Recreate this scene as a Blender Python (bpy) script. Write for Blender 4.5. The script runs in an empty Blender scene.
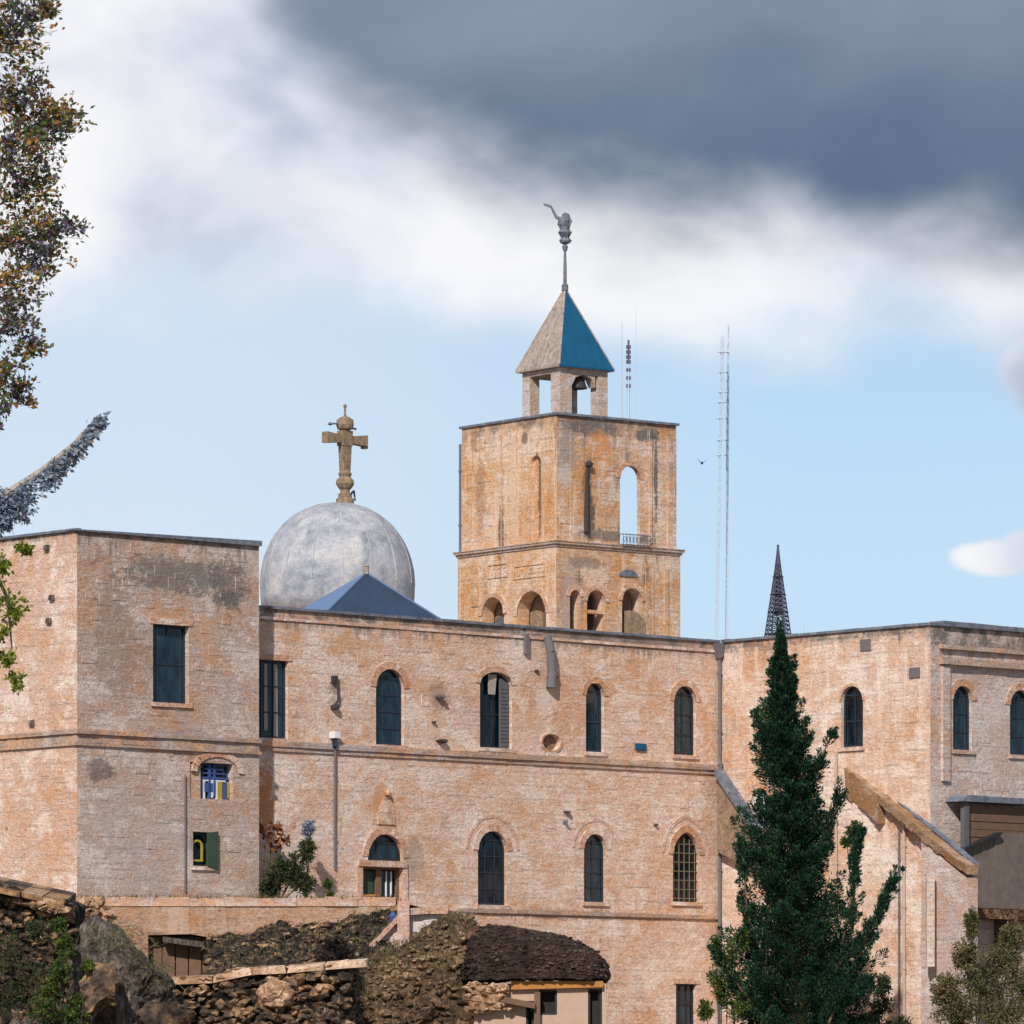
import bpy, math, random
from mathutils import Vector, noise
from mathutils.geometry import tessellate_polygon
random.seed(7)
R = random.random
def U(a, b): return a + (b - a) * random.random()
FPX, CX, HY = 5600.0, 512.0, 1090.0
scene = bpy.context.scene
COL = scene.collection
def W(px, py, Y): return Vector(((px - CX) * Y / FPX, Y, (HY - py) * Y / FPX))
def lerp(a, b, t): return a + (b - a) * t

# ------------------------------------------------------------------ frames
class Frame:
    def __init__(s, ox, oy, deg):
        s.o = (ox, oy); a = math.radians(deg); s.c = math.cos(a); s.s = math.sin(a)
    def w(s, p): return Vector((s.o[0] + p[0] * s.c - p[1] * s.s, s.o[1] + p[0] * s.s + p[1] * s.c, p[2]))
    def front(s, px, py, y):            # a point of the plane y = const seen at that direction: (x, z)
        k = (px - CX) / FPX
        x = (k * (s.o[1] + y * s.c) - s.o[0] + y * s.s) / (s.c - k * s.s)
        Y = s.o[1] + x * s.s + y * s.c
        return x, (HY - py) * Y / FPX
    def side(s, px, py, x):             # the same for the plane x = const: (y, z)
        k = (px - CX) / FPX
        y = (s.o[0] + x * s.c - k * (s.o[1] + x * s.s)) / (s.s + k * s.c)
        Y = s.o[1] + x * s.s + y * s.c
        return y, (HY - py) * Y / FPX
WORLD = Frame(0, 0, 0)
B = Frame(-6.80, 150.0, 42.4)           # the main building: x along the long wall, y inwards

# ------------------------------------------------------------------ mesh builder
class MB:
    def __init__(s, frame=WORLD): s.f = frame; s.v = []; s.fa = []; s.uv = []
    def face(s, pts, uv=None):
        n = len(s.v); pts = [Vector(p) for p in pts]
        s.v += pts; s.fa.append(tuple(range(n, n + len(pts))))
        if uv is None:
            nn = (pts[1] - pts[0]).cross(pts[2] - pts[0])
            ax = max(range(3), key=lambda i: abs(nn[i]))
            if ax == 0: uv = [(p.y + 31.3, p.z) for p in pts]
            elif ax == 1: uv = [(p.x, p.z) for p in pts]
            else: uv = [(p.x, p.y) for p in pts]
        s.uv += list(uv)
    def hexa(s, c):                      # 8 corners: bottom 4 ccw, top 4 ccw
        for f in ((0,3,2,1), (4,5,6,7), (0,1,5,4), (1,2,6,5), (2,3,7,6), (3,0,4,7)): s.face([c[i] for i in f])
    def box(s, x0, x1, y0, y1, z0, z1):
        s.hexa([(x0,y0,z0),(x1,y0,z0),(x1,y1,z0),(x0,y1,z0),(x0,y0,z1),(x1,y0,z1),(x1,y1,z1),(x0,y1,z1)])
    def tube(s, p0, p1, r0, r1=None, n=8, cap=True):
        p0 = Vector(p0); p1 = Vector(p1); r1 = r0 if r1 is None else r1
        d = (p1 - p0)
        if d.length < 1e-6: return
        d.normalize(); a = d.orthogonal().normalized(); b = d.cross(a)
        A = [p0 + (a * math.cos(t) + b * math.sin(t)) * r0 for t in [i * 2 * math.pi / n for i in range(n)]]
        C = [p1 + (a * math.cos(t) + b * math.sin(t)) * r1 for t in [i * 2 * math.pi / n for i in range(n)]]
        for i in range(n):
            j = (i + 1) % n; s.face([A[i], A[j], C[j], C[i]])
        if cap: s.face(A[::-1]); s.face(C)
    def path(s, pts, r0, r1, n=7):
        m = len(pts) - 1
        for i in range(m): s.tube(pts[i], pts[i+1], lerp(r0, r1, i / m), lerp(r0, r1, (i + 1) / m), n)
    def lathe(s, c, prof, n=24, sq=1.0, jag=0):
        c = Vector(c); rings = []
        for r, z in prof: rings.append([c + Vector((r * math.cos(t), r * sq * math.sin(t), z)) for t in [i * 2 * math.pi / n for i in range(n)]])
        for a, b in zip(rings, rings[1:]):
            for i in range(n):
                j = (i + 1) % n; s.face([a[i], a[j], b[j], b[i]])
        s.face(rings[0][::-1]); s.face(rings[-1])
    def prism(s, P, poly, d0, d1):       # outline in panel coordinates, from depth d0 to d1
        n = len(poly)
        s.face([P(a, b, d0) for a, b in poly]); s.face([P(a, b, d1) for a, b in poly][::-1])
        for i in range(n):
            j = (i + 1) % n
            s.face([P(*poly[i], d0), P(*poly[j], d0), P(*poly[j], d1), P(*poly[i], d1)])
    def ring(s, P, inner, outer, d0, d1):
        n = len(inner)
        for i in range(n):
            j = (i + 1) % n
            s.face([P(*outer[i], d0), P(*outer[j], d0), P(*inner[j], d0), P(*inner[i], d0)])
            s.face([P(*inner[i], d0), P(*inner[j], d0), P(*inner[j], d1), P(*inner[i], d1)])
            s.face([P(*outer[i], d0), P(*outer[j], d0), P(*outer[j], d1), P(*outer[i], d1)])
            s.face([P(*outer[i], d1), P(*outer[j], d1), P(*inner[j], d1), P(*inner[i], d1)])
    def build(s, name, mat, parent=None, smooth=False, weld=False):
        ws = [s.f.w(p) for p in s.v]
        lo = [min(p[i] for p in ws) for i in range(3)]; hi = [max(p[i] for p in ws) for i in range(3)]
        c = Vector(((lo[0] + hi[0]) / 2, (lo[1] + hi[1]) / 2, lo[2]))
        me = bpy.data.meshes.new(name); me.from_pydata([p - c for p in ws], [], s.fa)
        l = me.uv_layers.new(name='UVMap')
        l.data.foreach_set('uv', [q for t in s.uv for q in t])
        if weld:
            import bmesh
            bm = bmesh.new(); bm.from_mesh(me); bmesh.ops.remove_doubles(bm, verts=bm.verts, dist=1e-4)
            bmesh.ops.recalc_face_normals(bm, faces=bm.faces); bm.to_mesh(me); bm.free()
        me.materials.append(mat)
        if smooth: me.polygons.foreach_set('use_smooth', [True] * len(me.polygons))
        o = bpy.data.objects.new(name, me); COL.objects.link(o)
        o['wc'] = c
        if parent:
            o.parent = parent; o.location = c - Vector(parent['wc'])
        else: o.location = c
        return o
def tag(o, label=None, cat=None, group=None, kind=None):
    if label: o['label'] = label
    if cat: o['category'] = cat
    if group: o['group'] = group
    if kind: o['kind'] = kind
    return o
def thing(name, label, cat, loc, group=None):
    o = bpy.data.objects.new(name, None); COL.objects.link(o); o.location = loc; o['wc'] = Vector(loc)
    o.empty_display_size = .3
    return tag(o, label, cat, group)

# ------------------------------------------------------------------ materials
class NT:
    def __init__(s, nt): s.nt = nt; nt.nodes.clear()
    def n(s, t, **k):
        nd = s.nt.nodes.new(t)
        for a, b in k.items():
            if a.startswith('i_'):
                key = a[2:]
                nd.inputs[int(key) if key.isdigit() else key.replace('_', ' ')].default_value = b
            else: setattr(nd, a, b)
        return nd
    def l(s, a, b): s.nt.links.new(a, b)
    def sock(s, inp, v):
        if hasattr(v, 'links') or hasattr(v, 'is_linked'): s.l(v, inp)
        else: inp.default_value = v
    def math(s, op, a, b=0.0, c=0.0, clamp=False):
        m = s.n('ShaderNodeMath', operation=op, use_clamp=clamp)
        for i, v in enumerate((a, b, c)): s.sock(m.inputs[i], v)
        return m.outputs[0]
    def mix(s, f, a, b, blend='MIX'):
        m = s.n('ShaderNodeMix', data_type='RGBA', blend_type=blend)
        s.sock(m.inputs[0], f)
        for i, v in ((6, a), (7, b)):
            if isinstance(v, tuple): m.inputs[i].default_value = (*v, 1) if len(v) == 3 else v
            else: s.l(v, m.inputs[i])
        return m.outputs[2]
    def noise(s, vec, scale, detail=4, rough=.55, dist=0.0):
        m = s.n('ShaderNodeTexNoise', i_Scale=scale, i_Detail=detail, i_Roughness=rough, i_Distortion=dist)
        if vec is not None: s.l(vec, m.inputs['Vector'])
        return m.outputs[0]
    def ramp(s, f, stops, interp='LINEAR'):
        m = s.n('ShaderNodeValToRGB'); r = m.color_ramp; r.interpolation = interp
        while len(r.elements) < len(stops): r.elements.new(.5)
        for e, (p, c) in zip(r.elements, stops):
            e.position = p; e.color = (c, c, c, 1) if isinstance(c, (int, float)) else (*c, 1)
        s.sock(m.inputs[0], f); return m.outputs[0]
    def smooth(s, x, a, b):
        m = s.n('ShaderNodeMapRange', interpolation_type='SMOOTHSTEP'); s.sock(m.inputs[0], x)
        m.inputs[1].default_value = a; m.inputs[2].default_value = b; return m.outputs[0]
    def scale(s, vec, sc, loc=(0,0,0)):
        m = s.n('ShaderNodeMapping'); m.inputs['Scale'].default_value = sc; m.inputs['Location'].default_value = loc
        s.l(vec, m.inputs[0]); return m.outputs[0]
def newmat(name):
    m = bpy.data.materials.new(name); m.use_nodes = True; t = NT(m.node_tree)
    b = t.n('ShaderNodeBsdfPrincipled'); o = t.n('ShaderNodeOutputMaterial'); t.l(b.outputs[0], o.inputs[0])
    b.inputs['Specular IOR Level'].default_value = .25
    return m, t, b
def masonry(name, pale, mid, warm, dark, stain=.5, row=.125, width=.31, off=0, top=None, drop=.9, extra=(), streak=0, joint=.32, cool=.25):
    """old limestone: uneven courses, plaster and brick-coloured blotches, lichen and soot stains"""
    m, t, b = newmat(name)
    uvn = t.n('ShaderNodeUVMap'); uv = uvn.outputs[0]
    sep = t.n('ShaderNodeSeparateXYZ'); t.l(uv, sep.inputs[0])
    uvo = t.scale(uv, (1, 1, 1), (off, off * .37, off * .7))
    wob = t.n('ShaderNodeTexNoise', i_Scale=2.6, i_Detail=4.0); t.l(uvo, wob.inputs[0])
    vm = t.n('ShaderNodeVectorMath', operation='SUBTRACT'); t.l(wob.outputs[1], vm.inputs[0]); vm.inputs[1].default_value = (.5, .5, .5)
    vs = t.n('ShaderNodeVectorMath', operation='SCALE'); t.l(vm.outputs[0], vs.inputs[0]); vs.inputs[3].default_value = .10
    va = t.n('ShaderNodeVectorMath', operation='ADD'); t.l(uv, va.inputs[0]); t.l(vs.outputs[0], va.inputs[1])
    bk = t.n('ShaderNodeTexBrick', i_Scale=1.0); t.l(va.outputs[0], bk.inputs[0])
    bk.offset = .43; bk.squash = .72; bk.squash_frequency = 3
    for k, v in (('Brick Width', width), ('Row Height', row), ('Mortar Size', .009), ('Mortar Smooth', .9), ('Bias', 0.0)): bk.inputs[k].default_value = v
    bk.inputs['Color1'].default_value = (0, 0, 0, 1); bk.inputs['Color2'].default_value = (1, 1, 1, 1); bk.inputs['Mortar'].default_value = (.5,) * 3 + (1,)
    n1 = t.noise(uvo, .45, 5, .6, .8)
    n2 = t.noise(uvo, 2.4, 6, .68, .5)
    n4 = t.noise(t.scale(uvo, (1, 1.5, 1), (5, 3, 1)), 6.5, 5, .7)
    hs = t.scale(uvo, (1.3, 9, 1)); n3 = t.noise(hs, 2.2, 5, .65)
    fine = t.noise(t.scale(uvo, (1, 1.7, 1)), 15, 4, .7)
    def c5(x, k): return t.math('MULTIPLY', t.math('SUBTRACT', x, .5), k)
    f = t.math('ADD', t.math('ADD', c5(n1, 1.7), c5(n2, 1.5)), t.math('ADD', t.math('ADD', c5(bk.outputs[0], .16), c5(n4, .55)), .5))
    base = t.ramp(f, ((.22, warm), (.42, mid), (.55, mid), (.80, pale)))
    n5 = t.noise(t.scale(uvo, (1, 1, 1), (17, 9, 4)), 1.0, 6, .65, .6)
    greyed = tuple(.55 * sum(mid) / 3 + .45 * x * .9 for x in mid)
    base = t.mix(t.math('MULTIPLY', t.smooth(n5, .50, .66), cool), base, tuple(x * y for x, y in zip(greyed, (1.0, 1.0, 1.08))))
    n6 = t.noise(t.scale(uvo, (1, 1.3, 1), (29, 3, 4)), .8, 7, .62, .4)      # patches of old render left on the stone
    base = t.mix(t.math('MULTIPLY', t.smooth(n6, .555, .60), .6), base, pale)
    base = t.mix(t.math('MULTIPLY', t.smooth(n6, .43, .39), .45), base, warm)
    crs = t.n('ShaderNodeTexWave', wave_type='BANDS', bands_direction='Y', i_Scale=.8, i_Distortion=1.6, i_Detail=3.0); crs.inputs['Detail Scale'].default_value = 1.2; t.l(uvo, crs.inputs[0])
    base = t.mix(t.math('MULTIPLY', t.math('MULTIPLY', t.smooth(crs.outputs[1], .86, 1.0), t.smooth(n2, .42, .6)), .4), base, tuple(x * .45 for x in mid))
    base = t.mix(t.math('MULTIPLY', t.smooth(n3, .54, .68), .35), base, warm)
    base = t.mix(t.math('MULTIPLY', t.smooth(n3, .46, .34), .5), base, pale)
    g = t.ramp(fine, ((.30, .46), (.42, .82), (.52, 1.0), (.62, 1.09), (.72, 1.22)))
    base = t.mix(1.0, base, g, 'MULTIPLY')
    pit = t.smooth(t.noise(uvo, 6.0, 4, .65, 1.5), .63, .72)
    base = t.mix(t.math('MULTIPLY', pit, .6), base, dark)
    mort = t.math('MULTIPLY', bk.outputs[1], t.smooth(n2, .40, .62))
    base = t.mix(t.math('MULTIPLY', mort, joint), base, dark)
    s1 = t.smooth(t.noise(uvo, .8, 7, .70, 1.2), .57, .74)
    st = t.math('MULTIPLY', t.math('MULTIPLY', s1, stain), t.smooth(fine, .35, .58))
    vr = t.scale(uvo, (3.2, .30, 1)); vrun = t.noise(vr, 1.3, 6, .68)
    if streak:
        vr2 = t.noise(t.scale(uvo, (2.1, .16, 1), (2, 8, 1)), 1.5, 6, .65, .3)
        stk = t.math('MULTIPLY', t.smooth(vr2, .54, .68), t.smooth(n2, .38, .6))
        st = t.math('MAXIMUM', st, t.math('MULTIPLY', stk, streak))
        base = t.mix(t.math('MULTIPLY', t.smooth(vr2, .46, .36), .55), base, pale)
    if top is not None:
        h = t.math('SUBTRACT', top, sep.outputs[1])
        reach = t.math('MULTIPLY', t.smooth(vrun, .46, .76), drop * 2)
        run = t.math('SUBTRACT', 1.0, t.math('DIVIDE', h, t.math('ADD', reach, .1)), clamp=True)
        run = t.math('MULTIPLY', run, t.smooth(t.math('ADD', c5(fine, .7), n2), .36, .62))
        st = t.math('MAXIMUM', st, t.math('MULTIPLY', run, .85))
    base = t.mix(st, base, dark)
    for (ex, ez, rx, rz, colr, amt) in extra:      # single stains at their own places on the wall
        dx = t.math('DIVIDE', t.math('SUBTRACT', sep.outputs[0], ex), rx); dz = t.math('DIVIDE', t.math('SUBTRACT', sep.outputs[1], ez), rz)
        d = t.math('ADD', t.math('MULTIPLY', dx, dx), t.math('MULTIPLY', dz, dz))
        d = t.math('ADD', d, t.math('ADD', c5(n2, 3.4), c5(n4, 2.5)))
        base = t.mix(t.math('MULTIPLY', t.smooth(d, 1.1, .3), amt), base, colr)
    t.l(base, b.inputs['Base Color']); b.inputs['Roughness'].default_value = .92
    hgt = t.math('ADD', t.math('MULTIPLY', t.math('SUBTRACT', 1.0, mort), .16), t.math('ADD', t.math('MULTIPLY', fine, .7), t.math('ADD', t.math('MULTIPLY', n4, .8), t.math('MULTIPLY', bk.outputs[0], .07))))
    hgt = t.math('SUBTRACT', hgt, t.math('MULTIPLY', pit, .35))
    bp = t.n('ShaderNodeBump', i_Strength=.7, i_Distance=.05); t.l(hgt, bp.inputs['Height']); t.l(bp.outputs[0], b.inputs['Normal'])
    return m
def rough_mat(name, stops, scale=1.0, bump=.6, dist=.08, cracks=True, rough=.95, fine=9, spec=.25, contrast=(.45, 1.25), stretch=(1, 1, 1)):
    m, t, b = newmat(name)
    tc = t.scale(t.n('ShaderNodeTexCoord').outputs['Object'], stretch)
    n1 = t.noise(tc, scale, 7, .72, .8); n2 = t.noise(tc, fine, 5, .75); n3 = t.noise(tc, scale * 3.7, 6, .7, .4)
    f = t.math('ADD', t.math('MULTIPLY', n1, .6), t.math('MULTIPLY', n3, .4))
    if cracks:
        v = t.n('ShaderNodeTexVoronoi', feature='F1', i_Scale=scale * 4.2)
        ds = t.n('ShaderNodeTexNoise', i_Scale=scale * 4, i_Detail=5.0); t.l(tc, ds.inputs[0])
        ad = t.n('ShaderNodeVectorMath', operation='MULTIPLY_ADD'); t.l(ds.outputs[1], ad.inputs[0]); ad.inputs[1].default_value = (.45 / scale,) * 3; t.l(tc, ad.inputs[2])
        t.l(ad.outputs[0], v.inputs['Vector'])
        cl = t.n('ShaderNodeSeparateXYZ'); t.l(v.outputs['Color'], cl.inputs[0])
        f = t.math('ADD', f, t.math('MULTIPLY', t.math('SUBTRACT', cl.outputs[0], .5), .20))
    base = t.ramp(f, stops)
    base = t.mix(1.0, base, t.ramp(n2, ((.3, contrast[0]), (.5, .95), (.72, contrast[1]))), 'MULTIPLY')
    h = t.math('ADD', t.math('MULTIPLY', f, 1.3), t.math('MULTIPLY', n2, .5))
    if cracks:
        e = t.smooth(v.outputs['Distance'], .75 , .40)
        base = t.mix(t.math('MULTIPLY', t.math('SUBTRACT', 1.0, e), t.smooth(n3, .4, .6)), base, tuple(x * .5 for x in stops[0][1]))
        h = t.math('ADD', h, t.math('MULTIPLY', e, .5))
    t.l(base, b.inputs['Base Color']); b.inputs['Roughness'].default_value = rough; b.inputs['Specular IOR Level'].default_value = spec
    bp = t.n('ShaderNodeBump', i_Strength=bump, i_Distance=dist); t.l(h, bp.inputs['Height']); t.l(bp.outputs[0], b.inputs['Normal'])
    return m
def plain(name, col, rough=.6, metal=0, vary=.35, scale=6, spec=.4):
    m, t, b = newmat(name)
    tc = t.n('ShaderNodeTexCoord').outputs['Object']; n = t.noise(tc, scale, 6, .7)
    c = t.mix(n, tuple(x * (1 - vary) for x in col), tuple(min(1, x * (1 + vary)) for x in col))
    t.l(c, b.inputs['Base Color']); b.inputs['Roughness'].default_value = rough; b.inputs['Metallic'].default_value = metal
    b.inputs['Specular IOR Level'].default_value = spec
    bp = t.n('ShaderNodeBump', i_Strength=.25, i_Distance=.02); t.l(n, bp.inputs['Height']); t.l(bp.outputs[0], b.inputs['Normal'])
    return m
def leafmat(name, stops, rough=.7, transl=.3, patch=.35, pscale=.8):
    m, t, b = newmat(name)
    g = t.n('ShaderNodeNewGeometry'); tc = t.n('ShaderNodeTexCoord').outputs['Object']
    pn = t.noise(tc, pscale, 3, .6)
    f = t.math('ADD', t.math('MULTIPLY', g.outputs['Random Per Island'], 1 - patch), t.math('MULTIPLY', t.smooth(pn, .3, .7), patch))
    c = t.ramp(f, stops, 'LINEAR')
    t.l(c, b.inputs['Base Color']); b.inputs['Roughness'].default_value = rough
    tr = t.n('ShaderNodeBsdfTranslucent'); t.l(c, tr.inputs[0]); mx = t.n('ShaderNodeMixShader'); mx.inputs[0].default_value = transl
    t.l(b.outputs[0], mx.inputs[1]); t.l(tr.outputs[0], mx.inputs[2])
    o = [n for n in t.nt.nodes if n.type == 'OUTPUT_MATERIAL'][0]; t.l(mx.outputs[0], o.inputs[0])
    return m

PALE, MID, WARM, DARK = (.90, .76, .67), (.76, .53, .41), (.68, .39, .235), (.12, .10, .09)
def stone(name, top=None, **k):
    a = dict(pale=PALE, mid=MID, warm=WARM, dark=DARK, top=top); a.update(k); return masonry(name, **a)
M = {}
def bx(px, py, y): return B.front(px, py, y)
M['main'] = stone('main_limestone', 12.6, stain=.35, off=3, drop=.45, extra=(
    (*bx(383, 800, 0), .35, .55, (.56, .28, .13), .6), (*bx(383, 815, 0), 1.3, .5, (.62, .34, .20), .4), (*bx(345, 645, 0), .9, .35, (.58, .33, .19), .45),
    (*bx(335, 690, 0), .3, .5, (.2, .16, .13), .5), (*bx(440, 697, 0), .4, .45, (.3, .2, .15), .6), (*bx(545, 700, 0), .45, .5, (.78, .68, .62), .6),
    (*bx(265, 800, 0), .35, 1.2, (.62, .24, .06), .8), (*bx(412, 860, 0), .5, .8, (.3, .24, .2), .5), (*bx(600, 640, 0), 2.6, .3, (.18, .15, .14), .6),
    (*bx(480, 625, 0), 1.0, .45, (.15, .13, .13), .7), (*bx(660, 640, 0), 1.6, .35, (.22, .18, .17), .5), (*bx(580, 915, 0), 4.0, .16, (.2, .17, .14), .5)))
M['side'] = stone('wing_limestone', 12.75, stain=.45, off=11, drop=.5, mid=(.74, .515, .39), streak=.25)
M['end'] = stone('grey_limestone', 12.4, stain=.55, off=19, mid=(.64, .49, .43), warm=(.58, .36, .25), pale=(.74, .66, .62), drop=.8, cool=.6)
M['left'] = stone('block_limestone', 14.4, stain=.75, off=27, mid=(.56, .42, .35), warm=(.55, .33, .22), pale=(.76, .65, .60), row=.14, drop=1.1, cool=.45, extra=(  # front face also greyed in colour as the shaded side, apart from stains
    (*bx(185, 740, -.8), 2.6, .25, (.25, .23, .25), .6), (*bx(170, 575, -.8), 2.0, .5, (.16, .16, .15), .75), (*bx(230, 585, -.8), .7, .8, (.16, .15, .14), .7),
    (*bx(115, 640, -.8), .8, 1.8, (.30, .22, .17), .55), (*bx(140, 840, -.8), 1.8, 1.6, (.56, .48, .46), .3), (*bx(205, 640, -.8), .35, .8, (.62, .34, .2), .5),
    (*bx(168, 615, -.8), 1.1, .25, (.58, .30, .16), .6), (*bx(100, 770, -.8), .5, .35, (.14, .12, .12), .7), (*bx(230, 600, -.8), .5, .25, (.1, .1, .1), .6)))
M['leftside'] = stone('block_side_limestone', 14.4, stain=.3, off=35, mid=(.70, .47, .36), row=.14, drop=.6)
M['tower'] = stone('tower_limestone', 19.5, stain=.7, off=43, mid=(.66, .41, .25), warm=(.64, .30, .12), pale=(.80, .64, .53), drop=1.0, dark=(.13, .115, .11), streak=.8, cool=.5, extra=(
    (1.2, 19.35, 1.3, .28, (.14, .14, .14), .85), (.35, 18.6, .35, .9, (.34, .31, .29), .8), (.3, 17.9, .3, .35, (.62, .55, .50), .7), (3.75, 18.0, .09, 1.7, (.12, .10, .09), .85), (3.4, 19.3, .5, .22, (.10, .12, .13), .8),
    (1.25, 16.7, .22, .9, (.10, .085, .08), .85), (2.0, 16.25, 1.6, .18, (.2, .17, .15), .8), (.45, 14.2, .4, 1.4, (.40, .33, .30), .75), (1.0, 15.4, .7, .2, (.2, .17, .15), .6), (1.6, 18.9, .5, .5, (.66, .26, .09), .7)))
M['towerside'] = stone('tower_side_limestone', 19.5, stain=.4, off=51, mid=(.72, .45, .27), warm=(.66, .32, .13), pale=(.84, .66, .54), drop=1.0, dark=(.17, .12, .09), streak=.7, extra=(
    (32.2, 17.4, .13, 1.5, (.11, .07, .05), .8), (33.9, 16.4, .13, .8, (.10, .09, .08), .8), (33.3, 17.6, .3, 1.5, (.80, .60, .46), .5), (32.8, 19.1, .15, .2, (.1, .1, .09), .7), (34.9, 17.6, .3, 1.2, (.35, .19, .11), .5)))
M['trim'] = stone('trim_limestone', None, stain=.35, off=61, mid=(.64, .43, .33), row=.5, width=.7)
M['arch'] = stone('arch_stone', None, stain=.2, off=65, mid=(.64, .38, .25), warm=(.58, .28, .14), row=.12, width=.16)
M['course'] = stone('course_stone', None, stain=.9, off=71, mid=(.46, .33, .25), pale=(.60, .50, .47), dark=(.14, .12, .12), row=.5, width=.8)
M['coping'] = rough_mat('lead_coping', ((.3, (.09, .10, .13)), (.5, (.17, .19, .24)), (.7, (.30, .32, .38))), 1.2, .4, .03, False, .8)
M['glass'] = None
def glassmat(stops=((.35, (.001, .004, .008)), (.50, (.003, .012, .022)), (.62, (.008, .028, .045)), (.75, (.035, .045, .05)))):
    m, t, b = newmat('window_glass')
    tc = t.n('ShaderNodeTexCoord').outputs['Object']
    n = t.noise(t.scale(tc, (2.0, 2.0, .7)), 1.6, 3, .6)
    c = t.ramp(n, stops)
    t.l(c, b.inputs['Base Color']); b.inputs['Roughness'].default_value = .08; b.inputs['Specular IOR Level'].default_value = .6
    bp = t.n('ShaderNodeBump', i_Strength=.15, i_Distance=.03); t.l(t.noise(tc, 2.5, 2), bp.inputs['Height']); t.l(bp.outputs[0], b.inputs['Normal'])
    return m
M['glass'] = glassmat(); M['glass2'] = glassmat(((.35, (.004, .014, .022)), (.5, (.010, .035, .055)), (.62, (.02, .055, .085)), (.72, (.10, .105, .10)))); M['ledge2'] = rough_mat('pale_broken_stone', ((.3, (.22, .14, .10)), (.5, (.50, .34, .26)), (.66, (.72, .60, .53))), 2.0, .9, .1, False); M['stairst'] = stone('stair_stone', None, stain=.5, off=95, mid=(.36, .215, .12), warm=(.34, .16, .06), pale=(.52, .38, .27)); M['ledge'] = rough_mat('rusty_ledge_stone', ((.3, (.10, .05, .03)), (.5, (.28, .15, .08)), (.7, (.45, .28, .16))), 1.6, .9, .1, True)
M['bluefr'] = plain('blue_grey_paint', (.018, .032, .055), .6)
M['darkfr'] = plain('dark_painted_wood', (.022, .024, .028), .7)
M['palewood'] = plain('weathered_pale_wood', (.38, .33, .29), .8)
M['iron'] = plain('old_iron', (.06, .055, .055), .7, .3)
M['brass'] = plain('ochre_bars', (.20, .17, .10), .7)
M['pipe'] = plain('grey_lead_pipe', (.16, .15, .16), .6)
M['palepipe'] = plain('pale_pipe', (.5, .40, .34), .7)
M['white'] = plain('white_paint', (.75, .76, .78), .6, vary=.15)
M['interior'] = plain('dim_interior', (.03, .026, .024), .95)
M['teal'] = plain('teal_sheet_metal', (.004, .095, .20), .6, 0, .4, 1.6)
M['bluesheet'] = plain('slate_blue_sheet', (.035, .065, .12), .7, 0, .4, 1.5)
M['bluepale'] = plain('pale_blue_sheet', (.14, .22, .38), .6, 0, .2)
M['beigeroof'] = rough_mat('weathered_roof_board', ((.3, (.22, .18, .16)), (.5, (.42, .34, .30)), (.7, (.52, .43, .38))), 1.6, .5, .03, False)
M['dome'] = rough_mat('weathered_dome_plaster', ((.38, (.24, .26, .31)), (.46, (.36, .38, .43)), (.54, (.47, .48, .52)), (.64, (.64, .61, .58))), .9, .7, .035, False, .75, 14, .2, (.72, 1.1))
M['crossst'] = rough_mat('brown_cross_stone', ((.3, (.14, .10, .08)), (.5, (.30, .21, .14)), (.7, (.42, .33, .24))), 4, .5, .03, False)
M['bluemetal'] = rough_mat('grey_blue_metal', ((.3, (.07, .08, .11)), (.5, (.17, .19, .24)), (.7, (.32, .34, .38))), 5, .6, .03, False, .5)
M['mast'] = plain('galvanised_mast', (.52, .60, .72), .7)
M['spire'] = plain('rusty_violet_steel', (.075, .075, .12), .6, 0, .6)
M['rock'] = rough_mat('grey_brown_rock', ((.38, (.035, .027, .022)), (.46, (.10, .08, .065)), (.54, (.20, .165, .14)), (.62, (.42, .36, .31))), 1.1, 1.0, .15, False, .95, 10, .2, (.3, 1.4), (2.2, 1, .8))
M['rubble'] = rough_mat('dark_rubble', ((.38, (.014, .011, .010)), (.48, (.05, .036, .028)), (.57, (.12, .085, .06)), (.66, (.34, .24, .17))), 1.5, 1.0, .12, True)
M['mound'] = rough_mat('ochre_rubble_mound', ((.36, (.035, .022, .015)), (.46, (.11, .072, .045)), (.56, (.22, .135, .075)), (.66, (.42, .29, .19))), 1.5, 1.0, .12, False, .95, 11, .2, (.25, 1.5), (1.6, 1, 1))
M['retain'] = stone('retaining_wall_stone', None, stain=.75, off=81, mid=(.46, .29, .20), warm=(.44, .22, .11), pale=(.56, .43, .35), dark=(.06, .045, .04), row=.2, width=.5, streak=.5)
M['capst'] = stone('capstone', None, stain=.4, off=85, mid=(.58, .36, .26), pale=(.66, .55, .50), row=.6, width=1.1)
M['paleplaster'] = stone('pale_coping', None, stain=.3, off=87, mid=(.66, .53, .45), warm=(.55, .34, .22), pale=(.75, .70, .66), row=.6, width=1.1)
M['hutroof'] = rough_mat('dark_thatch', ((.38, (.016, .010, .008)), (.5, (.050, .031, .023)), (.58, (.09, .06, .045)), (.68, (.30, .24, .20))), 2.2, 1.0, .12, False, .9, 14, .25, (.3, 1.8), (1, 1, 1.8))
M['cream'] = plain('cream_plaster', (.50, .36, .27), .9, vary=.2)
M['orange'] = plain('orange_timber', (.45, .19, .05), .8, vary=.35)
M['brownwood'] = plain('brown_wood', (.17, .10, .065), .85, vary=.45)
M['greywood'] = plain('grey_planks', (.12, .115, .13), .85, vary=.4)
M['oldwood'] = plain('weathered_brown_planks', (.17, .135, .12), .9, vary=.6, scale=3); M['green'] = plain('green_shutter_paint', (.04, .075, .045), .7, vary=.4)
M['yellow'] = plain('yellow_frame_paint', (.45, .33, .04), .7)
M['cobalt'] = plain('cobalt_paint', (.05, .10, .28), .7)
M['ochre'] = plain('ochre_rubble_slope', (.30, .16, .07), .95, vary=.5)
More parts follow.
